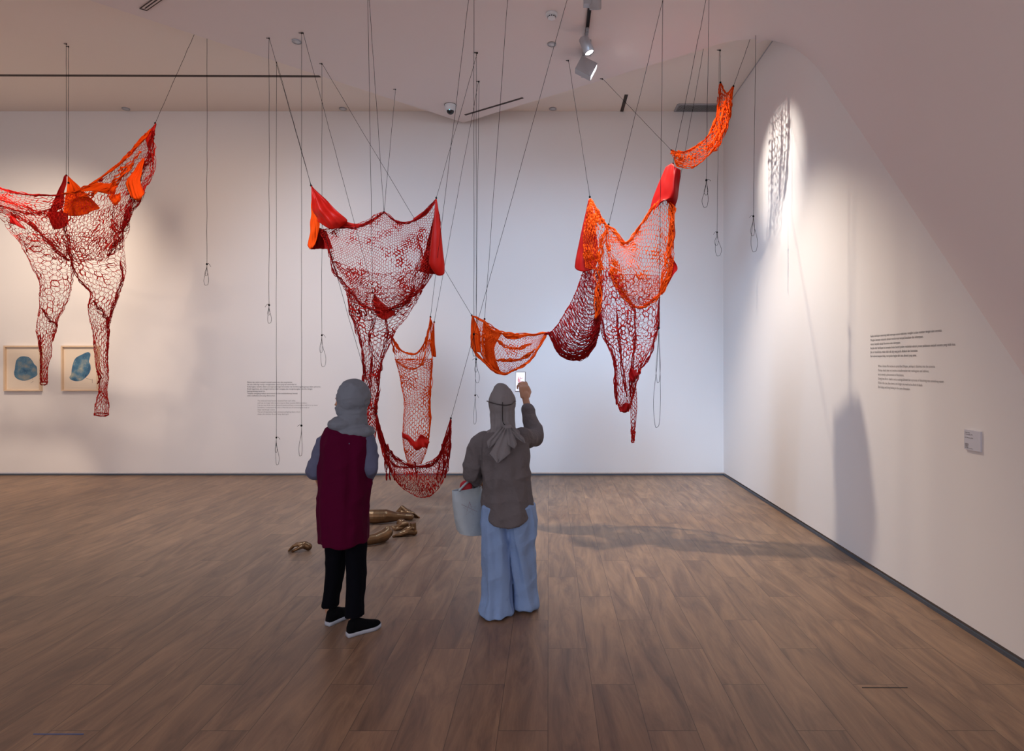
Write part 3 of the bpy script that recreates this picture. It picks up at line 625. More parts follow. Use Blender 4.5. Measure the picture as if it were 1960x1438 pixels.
leather(g, [[(1206, 705), (1214, 708), (1221, 716)], [(1204, 720), (1215, 722, -.04), (1224, 722)], [(1206, 730), (1213, 732, -.03), (1217, 728)]], YR-.05, 12, 12, amp=.03, seed=115)
leather(g, [[(1192, 775), (1200, 772, -.03), (1208, 774)], [(1188, 786), (1197, 788, -.03), (1206, 782)], [(1188, 788), (1194, 791), (1200, 788)]], YR-.05, 12, 12, amp=.03, seed=116)
g.makes('gathered_folds', M['deep'], T)
g = G(); leather(g, [[(1274, 320, .14), (1286, 313, .02), (1292, 319, -.06), (1303, 325, -.04)], [(1262, 348, .14), (1279, 345, .0), (1290, 350, -.10), (1301, 352, -.02)], [(1250, 378, .14), (1271, 376, .0), (1286, 378, -.10), (1297, 380, .0)], [(1243, 403, .12), (1257, 398, .02), (1270, 382, -.03), (1290, 400, .02)]], YR-.02, amp=.010, seed=117); g.make('leather_strap', M['deep'], T)['label'] = 'tall upright red leather strap'
g = G(); leather(g, [[(1287, 380), (1290, 380), (1294, 380)], [(1283, 420), (1288, 420, .02), (1291, 418)], [(1280, 455), (1286, 455, .02), (1292, 452)], [(1276, 480), (1281, 482, .02), (1284, 485)], [(1282, 505), (1290, 505, .02), (1297, 512)], [(1277, 522), (1283, 525, .02), (1288, 527)], [(1262, 556), (1264, 560, .02), (1267, 566)]], YR+.03, 12, 40, amp=.012, seed=118); g.make('leather_edge', M['red'], T)
g = G(); R_ = []
for y, xl, xr in ((381, 1127, 1131), (420, 1118, 1138), (460, 1109, 1144), (490, 1103, 1146), (510, 1100, 1142)):
    R_.append([((xl+xr)/2-(xr-xl)/2*math.cos(PI*.9*k/10+.0), y+(10*math.sin(PI*k/10) if y > 480 else 0), -(xr-xl)/2/F*YR*math.sin(PI*.95*k/10)*.5+.06) for k in range(11)])
leather(g, R_, YR+.04, 26, 26, amp=.006, seed=119); g.make('rolled_leather', M['red'], T)['label'] = 'rolled red leather flap at the left shoulder'

SK[:] = [0, 0]
# ---- small net top right
T = thing('strip_net', P(1379, 158, YT), 'small bright orange net strip hanging highest, curving down beside the right wall', 'net sculpture')
S_ = sheet([[(1379, 158, .03), (1390, 180, -.15), (1404, 165, -.35)], [(1376, 195, .03), (1386, 205, -.2), (1397, 205, -.35)], [(1369, 232, .02), (1380, 240, -.18), (1390, 240, -.32)], [(1354, 262), (1366, 270, -.15), (1377, 272, -.28)], [(1331, 281), (1344, 292, -.12), (1354, 298, -.2)], [(1308, 291), (1318, 305, -.1), (1328, 319, -.15)], [(1285, 289), (1290, 298, -.03), (1298, 314, -.05)]], YT)
g = G(); net(g, S_, 8, 44, wd=.0085, amp=.012, seed=121, thick=2.2); net(g, lambda u, v: S_(u, v)+V((0, .06, 0)), 7, 40, wd=.008, amp=.018, seed=122, thick=2)
g.make('netting', M['orange'], T)
g = G(); rope(g, [(1379, 158), (1376, 195), (1369, 232), (1354, 262), (1331, 281), (1308, 291), (1285, 289)], YT, 4, .008, .008, seed=123); rope(g, [(1404, 165, -.32), (1397, 205, -.32), (1390, 240, -.3), (1377, 272, -.25), (1362, 290, -.2)], YT-.03, 9, .020, .010, seed=124)
rope(g, [(1390, 190, -.15), (1383, 230, -.15), (1372, 262, -.12), (1352, 290, -.1)], YT-.05, 8, .020, .010, seed=125); rope(g, [(1379, 158, .03), (1390, 179, -.15), (1404, 165, -.35)], YT, 4, .006, .012, seed=126); g.makes('rolled_hem', M['orange'], T)

# ---- left net
T = thing('leather_net', P(127, 336, YLn), 'large orange-red net at left with two hanging net legs, partly outside the photo', 'net sculpture')
g = G()
net(g, sheet([[(-60, 330), (0, 362), (50, 372), (115, 374), (150, 364), (190, 344), (230, 312), (268, 275), (296, 240)],
              [(-60, 380, -.04), (0, 385, -.08), (45, 395, -.12), (100, 402, -.14), (150, 402, -.14), (190, 395, -.10), (232, 350, -.06), (268, 310), (294, 285)],
              [(-60, 400), (0, 398, -.05), (45, 415, -.12), (95, 450, -.16), (135, 470, -.16), (185, 455, -.12), (230, 400, -.05), (262, 350), (290, 320)],
              [(-60, 410), (10, 410), (55, 430, -.06), (95, 465, -.10), (133, 498, -.10), (185, 490, -.06), (232, 440), (258, 390), (282, 355)]], YLn), 60, 34, wd=.0055, amp=.026, seed=131, warp=1.2, thick=2.2)
g.make('netting', M['red'], T)
g = G()
net(g, sheet([[(-20, 395, .1), (60, 400, .12), (130, 410, .12), (200, 400, .12), (250, 385, .1), (278, 370, .05)], [(18, 440, .08), (70, 450, .1), (130, 455, .1), (190, 450, .1), (226, 440, .1), (252, 410, .05)], [(48, 480, .05), (85, 490, .08), (130, 500, .06), (175, 500, .08), (205, 495, .08), (238, 470, .05)]], YLn), 54, 26, wd=.0056, amp=.035, seed=132, warp=1, ew=0, skip=.10)
net(g, tube([(452, 34, 130), (478, 46, 134), (510, 62, 137), (540, 76, 137), (565, 76, 132), (595, 74, 118), (625, 72, 108), (650, 73, 101), (680, 76, 96), (705, 77, 90), (733, 77, 90)], YLn), 20, 52, True, wd=.0052, amp=.018, seed=133, warp=1, thick=1.6, ew=0)
net(g, tube([(450, 132, 234), (485, 134, 236), (510, 142, 237), (540, 158, 236), (565, 175, 226), (590, 171, 218), (615, 174, 212), (645, 179, 208), (680, 181, 207), (710, 186, 208), (745, 189, 206), (770, 184, 207), (795, 181, 207)], YLn), 22, 62, True, wd=.0052, amp=.018, seed=134, warp=1, thick=1.6, ew=0)
g.make('netting_legs', M['red'], T)
g = G()
for i, (p, n, r) in enumerate((([(-60, 330), (0, 360), (50, 372), (115, 374)], 6, .012), ([(55, 420), (80, 450), (105, 478), (133, 500)], 7, .016), ([(250, 395), (238, 430), (225, 465), (205, 490)], 8, .03), ([(135, 502), (155, 540), (178, 562)], 5, .01),
      ([(293, 250), (283, 300), (262, 340), (250, 390), (236, 440)], 8, .03), ([(118, 400), (125, 440), (133, 490)], 6, .02), ([(80, 590), (95, 612), (108, 620)], 6, .02), ([(178, 575), (195, 600), (208, 612)], 8, .024), ([(230, 500), (234, 530), (222, 570), (208, 615), (207, 650)], 6, .014), ([(95, 400), (60, 410), (20, 400), (-40, 385)], 5, .02),
      ([(77, 640), (78, 690), (79, 730)], 4, .006), ([(205, 640), (206, 690)], 4, .006), ([(185, 710), (192, 722), (186, 735)], 4, .01))):
    rope(g, p, YLn-.04, n, r, .009, seed=140+i)
for i, (cx, cy, hw) in enumerate(((83.5, 733, 7), (194, 793, 13))):
    rope(g, [(cx-hw, cy), (cx-hw*.6, cy+3, -.03), (cx, cy+4, -.06), (cx+hw*.6, cy+3, -.03), (cx+hw, cy), (cx+hw*.6, cy-2, .04), (cx-hw*.6, cy-2, .04), (cx-hw, cy)], YLn, 4, .005, .008, seed=160+i)
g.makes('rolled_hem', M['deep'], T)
g = G(); leather(g, [[(127, 336), (128, 336), (129, 337)], [(127, 365), (142, 362), (154, 360)], [(122, 392, .02), (150, 388), (178, 384)], [(118, 412, .03), (155, 412), (190, 398)]], YLn+.10, seed=151)
g.makes('leather_panel', M['orange'], T)
g = G(); leather(g, [[(121, 340), (124, 335), (127, 336)], [(112, 368), (119, 368), (124, 370)], [(98, 395), (110, 396), (124, 392)], [(84, 416), (102, 408), (122, 398)]], YLn-.02, seed=152)
leather(g, [[(88, 412), (108, 405), (128, 408)], [(95, 425), (110, 424, -.04), (128, 424)], [(104, 440), (115, 438, -.03), (127, 432)]], YLn-.10, 16, 16, seed=153)
leather(g, [[(18, 412), (24, 414), (32, 420)], [(20, 428), (32, 432, -.03), (50, 440)]], YLn-.06, 14, 8, amp=.01, seed=154)
g.makes('leather_panel', M['deep'], T)
g = G(); rope(g, [(118, 372, .02), (150, 364), (190, 344), (230, 311), (265, 276), (288, 248)], YLn-.03, 7, .014, .012, seed=171); rope(g, [(150, 378), (190, 366), (228, 345), (255, 312)], YLn-.07, 5, .022, .014, seed=172); rope(g, [(215, 350), (240, 322), (270, 290)], YLn-.05, 5, .03, .014, seed=173)
g.makes('gathered_band', M['orange'], T)
g = G(); rope(g, [(291, 262), (294, 300), (284, 345), (262, 395)], YLn-.02, 6, .028, .009, seed=174); rope(g, [(214, 420), (222, 450), (212, 480)], YLn-.06, 6, .03, .012, seed=175); rope(g, [(-20, 372), (30, 392), (75, 408), (110, 410)], YLn-.06, 6, .026, .010, seed=176)
g.makes('gathered_folds', M['red'], T)
g = G(); leather(g, [[(297, 235), (297.5, 236), (298, 237)], [(283, 248), (289, 250, -.02), (294, 252)], [(278, 262), (285, 264, -.02), (292, 264)], [(279, 278), (284, 282), (289, 274)]], YLn-.02, 12, 16, seed=155); g.make('leather_tip', M['red'], T)
g = G(); leather(g, [[(272, 304), (273, 303), (275, 303)], [(256, 328), (262, 328, -.02), (270, 326)], [(243, 345), (255, 345, -.04), (268, 345)], [(241, 358), (256, 360, -.05), (273, 362)], [(248, 374), (262, 378, -.04), (277, 370)], [(254, 380), (264, 384), (273, 378)]], YLn-.10, seed=156)
leather(g, [[(150, 366), (180, 366, -.03), (215, 374)], [(165, 357), (185, 362, -.03), (222, 368)], [(185, 350), (205, 350, -.03), (228, 350)]], YLn-.04, amp=.02, seed=157)
leather(g, [[(204, 374), (218, 372), (232, 368)], [(212, 385), (220, 384, -.03), (230, 379)], [(217, 392), (220, 393), (224, 390)]], YLn-.08, 12, 12, seed=158)
g.makes('leather_flap', M['orange'], T)

# ------------------------------------------------------------------ framed works, lettering, label
def frame(x0, x1, y0, y1, lab, blob, ink, extra):
    A = P(x0, y1, YB-.002); B = P(x1, y0, YB-.002); o = empty('picture_frame', ((A.x+B.x)/2, YB-.002, A.z)); tag(o, lab, 'framed picture')
    t = .022; dp = .045; g = G(); cx = (A.x+B.x)/2; cz = (A.z+B.z)/2; W = B.x-A.x; H = B.z-A.z
    for c, d in (((A.x+t/2, cz), (t, H)), ((B.x-t/2, cz), (t, H)), ((cx, A.z+t/2), (W-2*t, t)), ((cx, B.z-t/2), (W-2*t, t))): g.box((c[0], YB-dp/2-.002, c[1]), (d[0], dp, d[1]))
    g.make('frame', M['wood'], o, smooth=False)
    g = G(); g.box((cx, YB-.012, cz), (W-2*t, .006, H-2*t)); g.make('mount_board', M['paper'], o, smooth=False)
    g = G(); g.box((cx, YB-.017, cz), (W-2*t-.05, .003, H-2*t-.05)); sh = g.make('paper_sheet', M['paper'], o, smooth=False)
    g = G(); pts = bez([P(a, b, YB) for a, b in blob]+[P(*blob[0], YB)], 5)[:-1]
    pts = [V((p.x, YB-.0195, p.z)) for p in pts]; g.prism(pts, (0, -.0008, 0)); g.make('blue_painting', ink, sh, smooth=False)
    g = G()
    for pl in extra: g.tube([V((P(a, b, YB).x, YB-.0200, P(a, b, YB).z)) for a, b in pl], .0015, 4)
    g.make('ink_line', M['print'], sh, smooth=False)
i1 = m_ink('blue_ink_round', (.03, .10, .20), (.09, .20, .30), (.26, .28, .26), 3)
i2 = m_ink('blue_ink_leaf', (.02, .07, .16), (.07, .19, .31), (.34, .38, .34), 17)
Z8 = lambda a, b: (a/9.333, 650+b/9.333)
frame(11.4, 82, 662, 748.8, 'pale wood framed blue round blob painting, left of the two pictures', [Z8(*q) for q in ((450, 300), (380, 310), (320, 360), (295, 440), (285, 530), (272, 590), (285, 660), (340, 710), (430, 735), (520, 725), (600, 690), (680, 640), (685, 580), (675, 490), (630, 440), (590, 370), (530, 315))], i1, [[Z8(600, 690), Z8(605, 715)], [Z8(568, 778), Z8(590, 765), Z8(618, 742)]])
frame(121, 191.5, 662, 748.8, 'pale wood framed blue leaf-shaped painting, right of the two pictures', [Z8(*q) for q in ((1590, 225), (1540, 240), (1480, 270), (1400, 310), (1350, 360), (1320, 440), (1300, 530), (1290, 620), (1260, 670), (1275, 710), (1330, 735), (1400, 745), (1480, 730), (1540, 685), (1600, 620), (1635, 540), (1630, 450), (1605, 390), (1632, 290), (1625, 245))], i2, [[Z8(1540, 685), Z8(1665, 725)], [Z8(1668, 705), Z8(1665, 780)]])
def text_block(name, lines, place, m, label, size=.030, bold=.0):
    """lines: (string, start point, end point, up height)"""
    g = G(); dg = None
    for s, a, b in lines:
        cu = bpy.data.curves.new('t', 'FONT'); cu.body = s; cu.size = 1; cu.resolution_u = 2; cu.offset = bold
        ob = bpy.data.objects.new('t', cu); C.objects.link(ob); dg = bpy.context.evaluated_depsgraph_get(); dg.update()
        me = ob.evaluated_get(dg).to_mesh(); vs = [v.co.copy() for v in me.vertices]; fs = [tuple(p.vertices) for p in me.polygons]
        W = max(v.x for v in vs); a = V(a); b = V(b); d = b-a
        g.add([a+d*(v.x/W)+V((0, 0, v.y*size)) for v in vs], fs)
        ob.to_mesh_clear(); bpy.data.objects.remove(ob); bpy.data.curves.remove(cu)
    return g.make(name, m, origin=lines[-1][1], smooth=False)
def back_lines(x0, y0, sp, items):
    out = []
    for i, (s, xe) in enumerate(items):
        a = P(x0, y0+sp*i+1.0, YB-.0015); b = P(xe, y0+sp*i+1.0, YB-.0015); out.append((s, a, b))
    return out
o = text_block('wall_text', back_lines(473, 732.1, 4.29, [
    ('Pikiran dan tubuh menjadi terpisah antara satu dan yang lainnya,', 559.7), ('dan aku tidak lagi mampu menghentikan emosi yang tak terkendali ini.', 568),
    ('Kubaringkan tubuhku dalam potongan-potongan berserakan dan berbincang dengannya dalam pikiranku.', 614), ('Entah bagaimana, aku mengerti bahwa inilah mengapa aku menghubungkan tubuhku dengan', 598),
    ('benang-benang merah ini.', 507.3), ('Tindakan mengekspresikan emosi-emosi ini dan memberikannya bentuk', 569.7), ('selalu melibatkan jiwa yang dihancurkan.', 527)]), None, M['print'], '', .030, .004)
tag(o, 'dark seven-line Indonesian text printed on the back wall, upper block', 'wall text')
o = text_block('wall_text', back_lines(493, 767.5, 4.29, [
    ('The mind and body become detached from each other,', 566), ('and I am no longer able to put a stop to these uncontrollable emotions.', 588),
    ('I lay my own body out in scattered pieces and have a conversation with it in my mind.', 608), ('Somehow, I understand that this is what the act of connecting my body to', 592),
    ('these red threads is about.', 526.8), ('The act of expressing these emotions and giving them a form', 574.5), ('always also involves the soul being destroyed.', 552.8)]), None, M['print2'], '', .030, .0)
tag(o, 'grey seven-line English text printed on the back wall, lower block', 'wall text')
def right_lines(x0, z0, z1, items):
    out = []; n = len(items)
    for i, (s, xe) in enumerate(items):
        z = z0+(z1-z0)*i/(n-1)-.008; a = wall_r(x0, 700, .0015); b = wall_r(xe, 700, .0015); a.z = b.z = z; out.append((s, a, b))
    return out
o = text_block('wall_text', right_lines(1666, 1.936, 1.77, [
    ('Ketika kehidupan seseorang telah mencapai sesuai waktunya, mungkin ia akan melebur dengan alam semesta.', 1803), ('Mungkin kematian bukanlah sebuah transformasi menjadi ketiadaan dan kehampaan,', 1767),
    ('namun hanyalah sebuah fenomena akan kelenyapan.', 1723.5), ('Berjalan dari kehidupan ke kematian bukan berarti padam, melainkan sebuah proses peleburan menjadi sesuatu yang lebih luas.', 1829),
    ('Jika ini masalahnya, maka tidak ada lagi yang perlu ditakuti dari kematian.', 1756.6), ('Baik sekarat maupun hidup, merupakan bagian dari satu dimensi yang sama.', 1754)]), None, M['print'], '', .027, .0)
tag(o, 'dark six-line Indonesian text printed on the right wall, upper block', 'wall text')
o = text_block('wall_text', right_lines(1680.5, 1.689, 1.52, [
    ('When a human life reaches its prescribed lifespan, perhaps it dissolves into the universe.', 1790), ('Perhaps death does not involve a transformation into nothingness and oblivion,', 1778),
    ('but is merely a phenomenon of dissolution.', 1730), ('Going from life to death is not an extinguishment but a process of dissolving into something vaster.', 1807),
    ('If this is the case, then there is no longer any need to be afraid of death.', 1766), ('Both dying and living belong to the same dimension.', 1742)]), None, M['print2'], '', .027, 0)
tag(o, 'grey six-line English text printed on the right wall, lower block', 'wall text')
a = wall_r(1845.5, 822, .012); b = wall_r(1876, 866, .012); yt, yb = a.y, b.y; zt, zb = EYE-.422, EYE-.548
o = empty('wall_plaque', (XW, (yt+yb)/2, zb)); tag(o, 'small white caption plaque on the right wall under the slanting wall', 'sign')
g = G(); g.box((XW-.0065, (yt+yb)/2, (zt+zb)/2), (.011, yt-yb, zt-zb)); g.make('panel', mat('plaque_white', (.60, .60, .66), .5), o, smooth=False)
pl = []
W = yt-yb; xq = XW-.0128
def ln(s, z, wfrac): return (s, (xq, yt-.006, z), (xq, yt-.006-W*wfrac, z))
tb = text_block('lettering', [ln('Chiharu Shiota', zt-.020, .33), ln('b. Osaka, Japan, 1972', zt-.031, .50), ln('Out of My Body, 2020', zt-.052, .52), ln('leather', zt-.090, .24), ln('dimensions', zt-.097, .28), ln('variable', zt-.104, .20), ln('courtesy', zt-.111, .24), ln('of the artist', zt-.118, .52)], None, M['print'], '', .009, .01)
tb.parent = o; tb.location = V(tb.location)-V(o.location)
# floor marks
def fstrip(x0, x1, y, m, lab):
    a = floor_pt(x0, y); b = floor_pt(x1, y); g = G(); g.box(((a.x+b.x)/2, a.y, .0012), (b.x-a.x, .004, .0022)); tag(g.make('floor_joint_strip', m, origin=a, smooth=False), lab, 'floor strip')
fstrip(1650, 1737, 1317, M['black'], 'thin black strip in a plank joint, right foreground of the floor')
fstrip(64, 160, 1406, mat('blue_strip', (.06, .12, .30), .5), 'thin blue strip in a plank joint, left foreground of the floor')

# ------------------------------------------------------------------ organic shapes (people, bronzes)
def ball(g, p, r, R=None, n=10):
    r = (r, r, r) if isinstance(r, (int, float)) else r; R = R if R else Matrix.Identity(3); vs = [V(p)+R@V((0, 0, r[2]))]; m = n
    for i in range(1, m):
        ph = PI*i/m
        for k in range(m*2): t = PI*k/m; vs.append(V(p)+R@V((r[0]*math.sin(ph)*math.cos(t), r[1]*math.sin(ph)*math.sin(t), r[2]*math.cos(ph))))
    vs.append(V(p)-R@V((0, 0, r[2]))); q = m*2; fs = [(0, 1+k, 1+(k+1) % q) for k in range(q)]
    for i in range(m-2): fs += [(1+i*q+k, 1+(i+1)*q+k, 1+(i+1)*q+(k+1) % q, 1+i*q+(k+1) % q) for k in range(q)]
    l = len(vs)-1; fs += [(l, 1+(m-2)*q+(k+1) % q, 1+(m-2)*q+k) for k in range(q)]
    g.add(vs, fs)
def limb(g, pts, rs, n=7):
    pts = [V(p) for p in pts]
    for (a, ra), (b, rb) in zip(zip(pts, rs), zip(pts[1:], rs[1:])):
        L = (b-a).length; k = max(2, int(L/(min(ra, rb)*.2)))
        for i in range(k+1): t = i/k; ball(g, a.lerp(b, t), ra+(rb-ra)*t, n=n)
def loft(g, rings, n=40, folds=0, amp=0, ph=0):         # rings: (centre, rx, ry[, hem drop])
    vs = []
    for i, r in enumerate(rings):
        c, rx, ry = V(r[0]), r[1], r[2]; dz = r[3] if len(r) > 3 else 0; fa = (r[4] if len(r) > 4 else 1)
        for k in range(n):
            t = 2*PI*k/n; f = 1+amp*fa*math.sin(folds*t+ph+i*.15)+amp*fa*.5*math.sin((folds*1.7)//1*t+ph*2)
            vs.append(c+V((rx*f*math.cos(t), ry*f*math.sin(t), -dz*math.sin(t)**2)))
    m = len(rings); fs = [(i*n+k, (i+1)*n+k, (i+1)*n+(k+1) % n, i*n+(k+1) % n) for i in range(m-1) for k in range(n)]
    fs += [tuple(range(n)), tuple(range(m*n-1, (m-1)*n-1, -1))]
    g.add(vs, fs)
def organic(g, name, m, parent, voxel=.006, smooth=3, label=None, fold=None):
    me = bpy.data.meshes.new('t'); me.from_pydata([tuple(v) for v in g.v], [], g.f); me.update(); ob = bpy.data.objects.new('t', me); C.objects.link(ob)
    r = ob.modifiers.new('r', 'REMESH'); r.mode = 'VOXEL'; r.voxel_size = voxel; r.use_smooth_shade = True
    s = ob.modifiers.new('s', 'SMOOTH'); s.factor = .5; s.iterations = smooth
    dg = bpy.context.evaluated_depsgraph_get(); dg.update(); e = ob.evaluated_get(dg).to_mesh()
    vs = [v.co.copy() for v in e.vertices]; fs = [tuple(p.vertices) for p in e.polygons]; ob.evaluated_get(dg).to_mesh_clear(); bpy.data.objects.remove(ob); bpy.data.meshes.remove(me)
    if fold:
        am, fx, fz = fold; me = bpy.data.meshes.new('t'); me.from_pydata([tuple(v) for v in vs], [], fs); me.update(); nn = [v.normal.copy() for v in me.vertices]; bpy.data.meshes.remove(me)
        def fd(v):
            a = noise.noise(V((v.x*fx+v.z*1.5, v.y*fx, v.z*fz))); b = noise.noise(V((v.x*fx*.6-v.z*5, v.y*fx*.6, v.z*fz*2.2+7)))
            return am*((1-abs(a)*3.2)*.8+(1-abs(b)*3.2)*.5)
        vs = [v+n*fd(v) for v, n in zip(vs, nn)]
    o = mk(name, vs, fs, m, parent)
    if label: o['label'] = label
    return o
def frame3(fwd, up=(0, 0, 1)):                          # columns: right, forward, up
    f = V(fwd).normalized(); r = f.cross(V(up)).normalized(); u = r.cross(f); return Matrix((r, f, u)).transposed()
def head(g, c, fwd, s=1):
    R = frame3(fwd); c = V(c); q = lambda x, y, z: c+R@V((x, y, z))*s
    ball(g, q(0, -.012, .03), (.074*s, .094*s, .088*s), R); ball(g, q(0, .012, -.03), (.060*s, .076*s, .080*s), R); ball(g, q(0, .048, -.082), (.030*s, .028*s, .026*s), R)
    ball(g, q(0, .090, -.012), (.010*s, .016*s, .024*s), R); ball(g, q(0, .100, -.026), (.014*s, .014*s, .010*s), R)
    ball(g, q(0, .083, -.052), (.024*s, .012*s, .006*s), R); ball(g, q(0, .080, -.062), (.020*s, .012*s, .007*s), R)
    for k in (-1, 1):
        ball(g, q(.032*k, .074, .016), (.020*s, .012*s, .007*s), R); ball(g, q(.038*k, .062, -.022), (.022*s, .02*s, .02*s), R)
        ball(g, q(.076*k, -.005, -.005), (.009*s, .020*s, .032*s), R)
    return R, q
def eyes(o, q, R, s=1):
    g = G()
    for k in (-1, 1): ball(g, q(.030*k, .0725, .0), (.013*s, .010*s, .009*s), R)
    e = g.make('eyes', M['eye'], o); g = G()
    for k in (-1, 1): ball(g, q(.030*k, .080, .0), (.006*s, .004*s, .006*s), R)
    g.make('irises', M['iris'], e)
def hand(g, wrist, d, nrm, side, curl=.5, s=1, spread=.12):
    """d: direction of the fingers, nrm: out of the back of the hand, side: +1/-1 thumb side"""
    d = V(d).normalized(); nrm = V(nrm); nrm = (nrm-d*nrm.dot(d)).normalized(); lat = d.cross(nrm).normalized()*side; w = V(wrist)
    limb(g, [w, w+d*.03*s], [.026*s, .030*s], 6)
    for k in range(5): limb(g, [w+d*.02*s+lat*(.028-.014*k)*s, w+d*.085*s+lat*(.030-.0165*k)*s], [.015*s, .0135*s], 6)
    L = [.040, .045, .042, .033]; tips = []
    for k in range(4):
        base = w+d*(.088-(.006 if k == 3 else 0))*s+lat*(.030-.0205*k)*s; a = curl*(.55+.08*k); dd = (d+lat*spread*(1.2-k*.8)).normalized(); p = base; pts = [p]
        for j in range(3):
            ang = a*(j+.6)*1.15; v = dd*math.cos(ang)-nrm*math.sin(ang); p = p+v*L[k]*s*(1, .72, .55)[j]; pts.append(p)
        limb(g, pts, [.0092*s, .0086*s, .0078*s, .0068*s], 6); tips.append(p)
    b = w+d*.028*s+lat*.028*s; v1 = (lat*.75+d*.65-nrm*.25*curl).normalized(); p1 = b+v1*.035*s; v2 = (lat*.35+d*.9-nrm*.55*curl).normalized(); p2 = p1+v2*.030*s; p3 = p2+(v2-nrm*curl*.3).normalized()*.024*s
    limb(g, [b, p1, p2, p3], [.015*s, .0115*s, .0100*s, .0085*s], 6)
    return tips
def shoe(parent, heel, toe, m_up, m_sole, L=.25, W=.088, H=.085, low=0):
    heel, toe = V(heel), V(toe); f = (toe-heel); f.z = 0; f.normalize(); r = f.cross(V((0, 0, 1))); st = heel
    prof = [(0, .52), (.02, .68), (.10, .76), (.25, .74), (.45, .80), (.65, .98), (.80, .96), (.92, .74), (.985, .44), (1, .2)]
    vs = []; n = 16
    for a, ww in prof:
        for z, e in ((0.001, .95), (.012, 1.06), (.026, 1.02)):
            for s in (-1, 1): vs.append(st+f*a*L+r*s*ww*W*.5*e+V((0, 0, z+(.006*(a-.8)/.2 if a > .8 else 0))))
    fs = []; m = len(prof)
    for i in range(m-1):
        o_ = i*6; p_ = o_+6
        fs += [(o_, o_+1, p_+1, p_), (o_+4, p_+4, p_+5, o_+5), (o_, p_, p_+2, o_+2), (o_+2, p_+2, p_+4, o_+4), (o_+1, o_+3, p_+3, p_+1), (o_+3, o_+5, p_+5, p_+3)]
    fs += [(0, 2, 3, 1), (2, 4, 5, 3)]; e = (m-1)*6; fs += [(e, e+1, e+3, e+2), (e+2, e+3, e+5, e+4)]
    g = G(); g.add(vs, fs); root = empty('shoe', st); root.parent = parent; root.location = st-abs_loc(parent)
    g.make('sole', m_sole, root, origin=st)
    g = G(); hh = [(.015, .50, .045), (.06, .66, .075), (.15, .72, H), (.28, .72, H), (.42, .76, H*.84), (.55, .86, H*.66), (.70, .93, H*.52), (.83, .86, H*.42), (.93, .62, H*.32), (.975, .36, H*.2)]
    vs = []; n = 12
    for a, ww, h in hh:
        for k in range(n+1):
            t = PI*k/n; vs.append(st+f*a*L-r*math.cos(t)*ww*W*.5+V((0, 0, .024+h*math.sin(t)**.75)))
    q = n+1; fs = [(i*q+k, i*q+k+1, (i+1)*q+k+1, (i+1)*q+k) for i in range(len(hh)-1) for k in range(n)]
    fs += [(i*q, (i+1)*q, (i+1)*q+n, i*q+n) for i in range(len(hh)-1)]+[tuple(range(n, -1, -1)), tuple(range((len(hh)-1)*q, len(hh)*q))]
    g.add(vs, fs); g.make('upper', m_up, root, origin=st)
    return root

# ---- visitor in maroon (left)
Y1 = 3.90
def p1(x, y, dY=0): return P(x, y, Y1+dY)
PR = thing('person', floor_pt(665, 1210), 'person in maroon dress, grey-blue headscarf and black trousers walking at the left', 'person')
HF = (-.96, .20, -.05)
hc = P(671, 766, Y1)
g = G(); R, q = head(g, hc, HF)
limb(g, [hc+V((.02, 0, -.06)), p1(672, 826)], [.050, .055])
limb(g, [p1(672, 838), p1(667, 900), p1(662, 960), p1(662, 985)], [.08, .095, .095, .10], 8)
for x in (640, 694): ball(g, p1(x, 842), .055, n=7)
LSH, LEL, LWR = p1(628, 838), p1(610, 905, .02), p1(622, 950, .16)
RSH, REL, RWR = p1(702, 838), p1(705, 893, .0), p1(690, 925, .16)
limb(g, [LSH, LEL, LWR], [.046, .036, .025]); hand(g, LWR, V((.1, .6, -.8)), V((-.9, .2, -.1)), 1, .7)
limb(g, [RSH, REL, RWR], [.046, .036, .025]); hand(g, RWR, V((-.4, .8, .1)), V((.5, .3, .8)), -1, .9)
A1 = floor_pt(678, 1212)+V((0, 0, .085)); A2 = floor_pt(632, 1192)+V((0, 0, .085))
K1 = p1(682, 1100, .0); K2 = p1(641, 1100, .06)
limb(g, [p1(678, 990), K1, A1+V((0, 0, .05)), A1], [.065, .046, .034, .034])
limb(g, [p1(645, 990), K2, A2+V((0, 0, .05)), A2], [.065, .046, .034, .034])
body = organic(g, 'body', M['skin'], PR, .005, 2); eyes(body, q, R)
g = G(); ball(g, hc+V((.018, 0, .018)), (.105, .108, .118), n=14); R = frame3(HF)
ball(g, q(0, .01, -.055), (.085, .092, .085), R, 12); limb(g, [hc+V((.02, 0, -.06)), p1(674, 822)], [.085, .095], 9)
ball(g, p1(672, 826), (.150, .11, .055), n=12); ball(g, p1(655, 812, -.02), (.09, .11, .05), n=10)
# opening for the face is left free: the scarf shell is cut where the face stands
me_ = organic(g, 'headscarf', M['greyscarf'], PR, .006, 4, 'grey-blue headscarf', (.005, 14, 14))
bm = bmesh.new(); bm.from_mesh(me_.data); inv = abs_loc(me_)
kill = [v for v in bm.verts if (lambda L: L.y > .035 and abs(L.x) < .060 and -.105 < L.z < .062)(R.transposed()@(v.co+inv-hc))]
bmesh.ops.delete(bm, geom=kill, context='VERTS'); bm.to_mesh(me_.data); bm.free()
g = G()
limb(g, [p1(633, 836), p1(622, 850), p1(612, 880, .01), p1(606, 900, .02)], [.055, .056, .058, .066], 9)
limb(g, [p1(697, 836), p1(706, 860), p1(708, 895, -.02), p1(699, 914, .08), p1(692, 922, .14)], [.055, .056, .056, .048, .038], 9)
loft(g, [(p1(668, 818), .10, .075), (p1(666, 830), .145, .10), (p1(665, 845), .155, .115), (p1(664, 870), .15, .12), (p1(664, 900), .14, .12)])
organic(g, 'shirt', M['blueshirt'], PR, .006, 3, 'grey-blue sleeves', (.006, 12, 10))
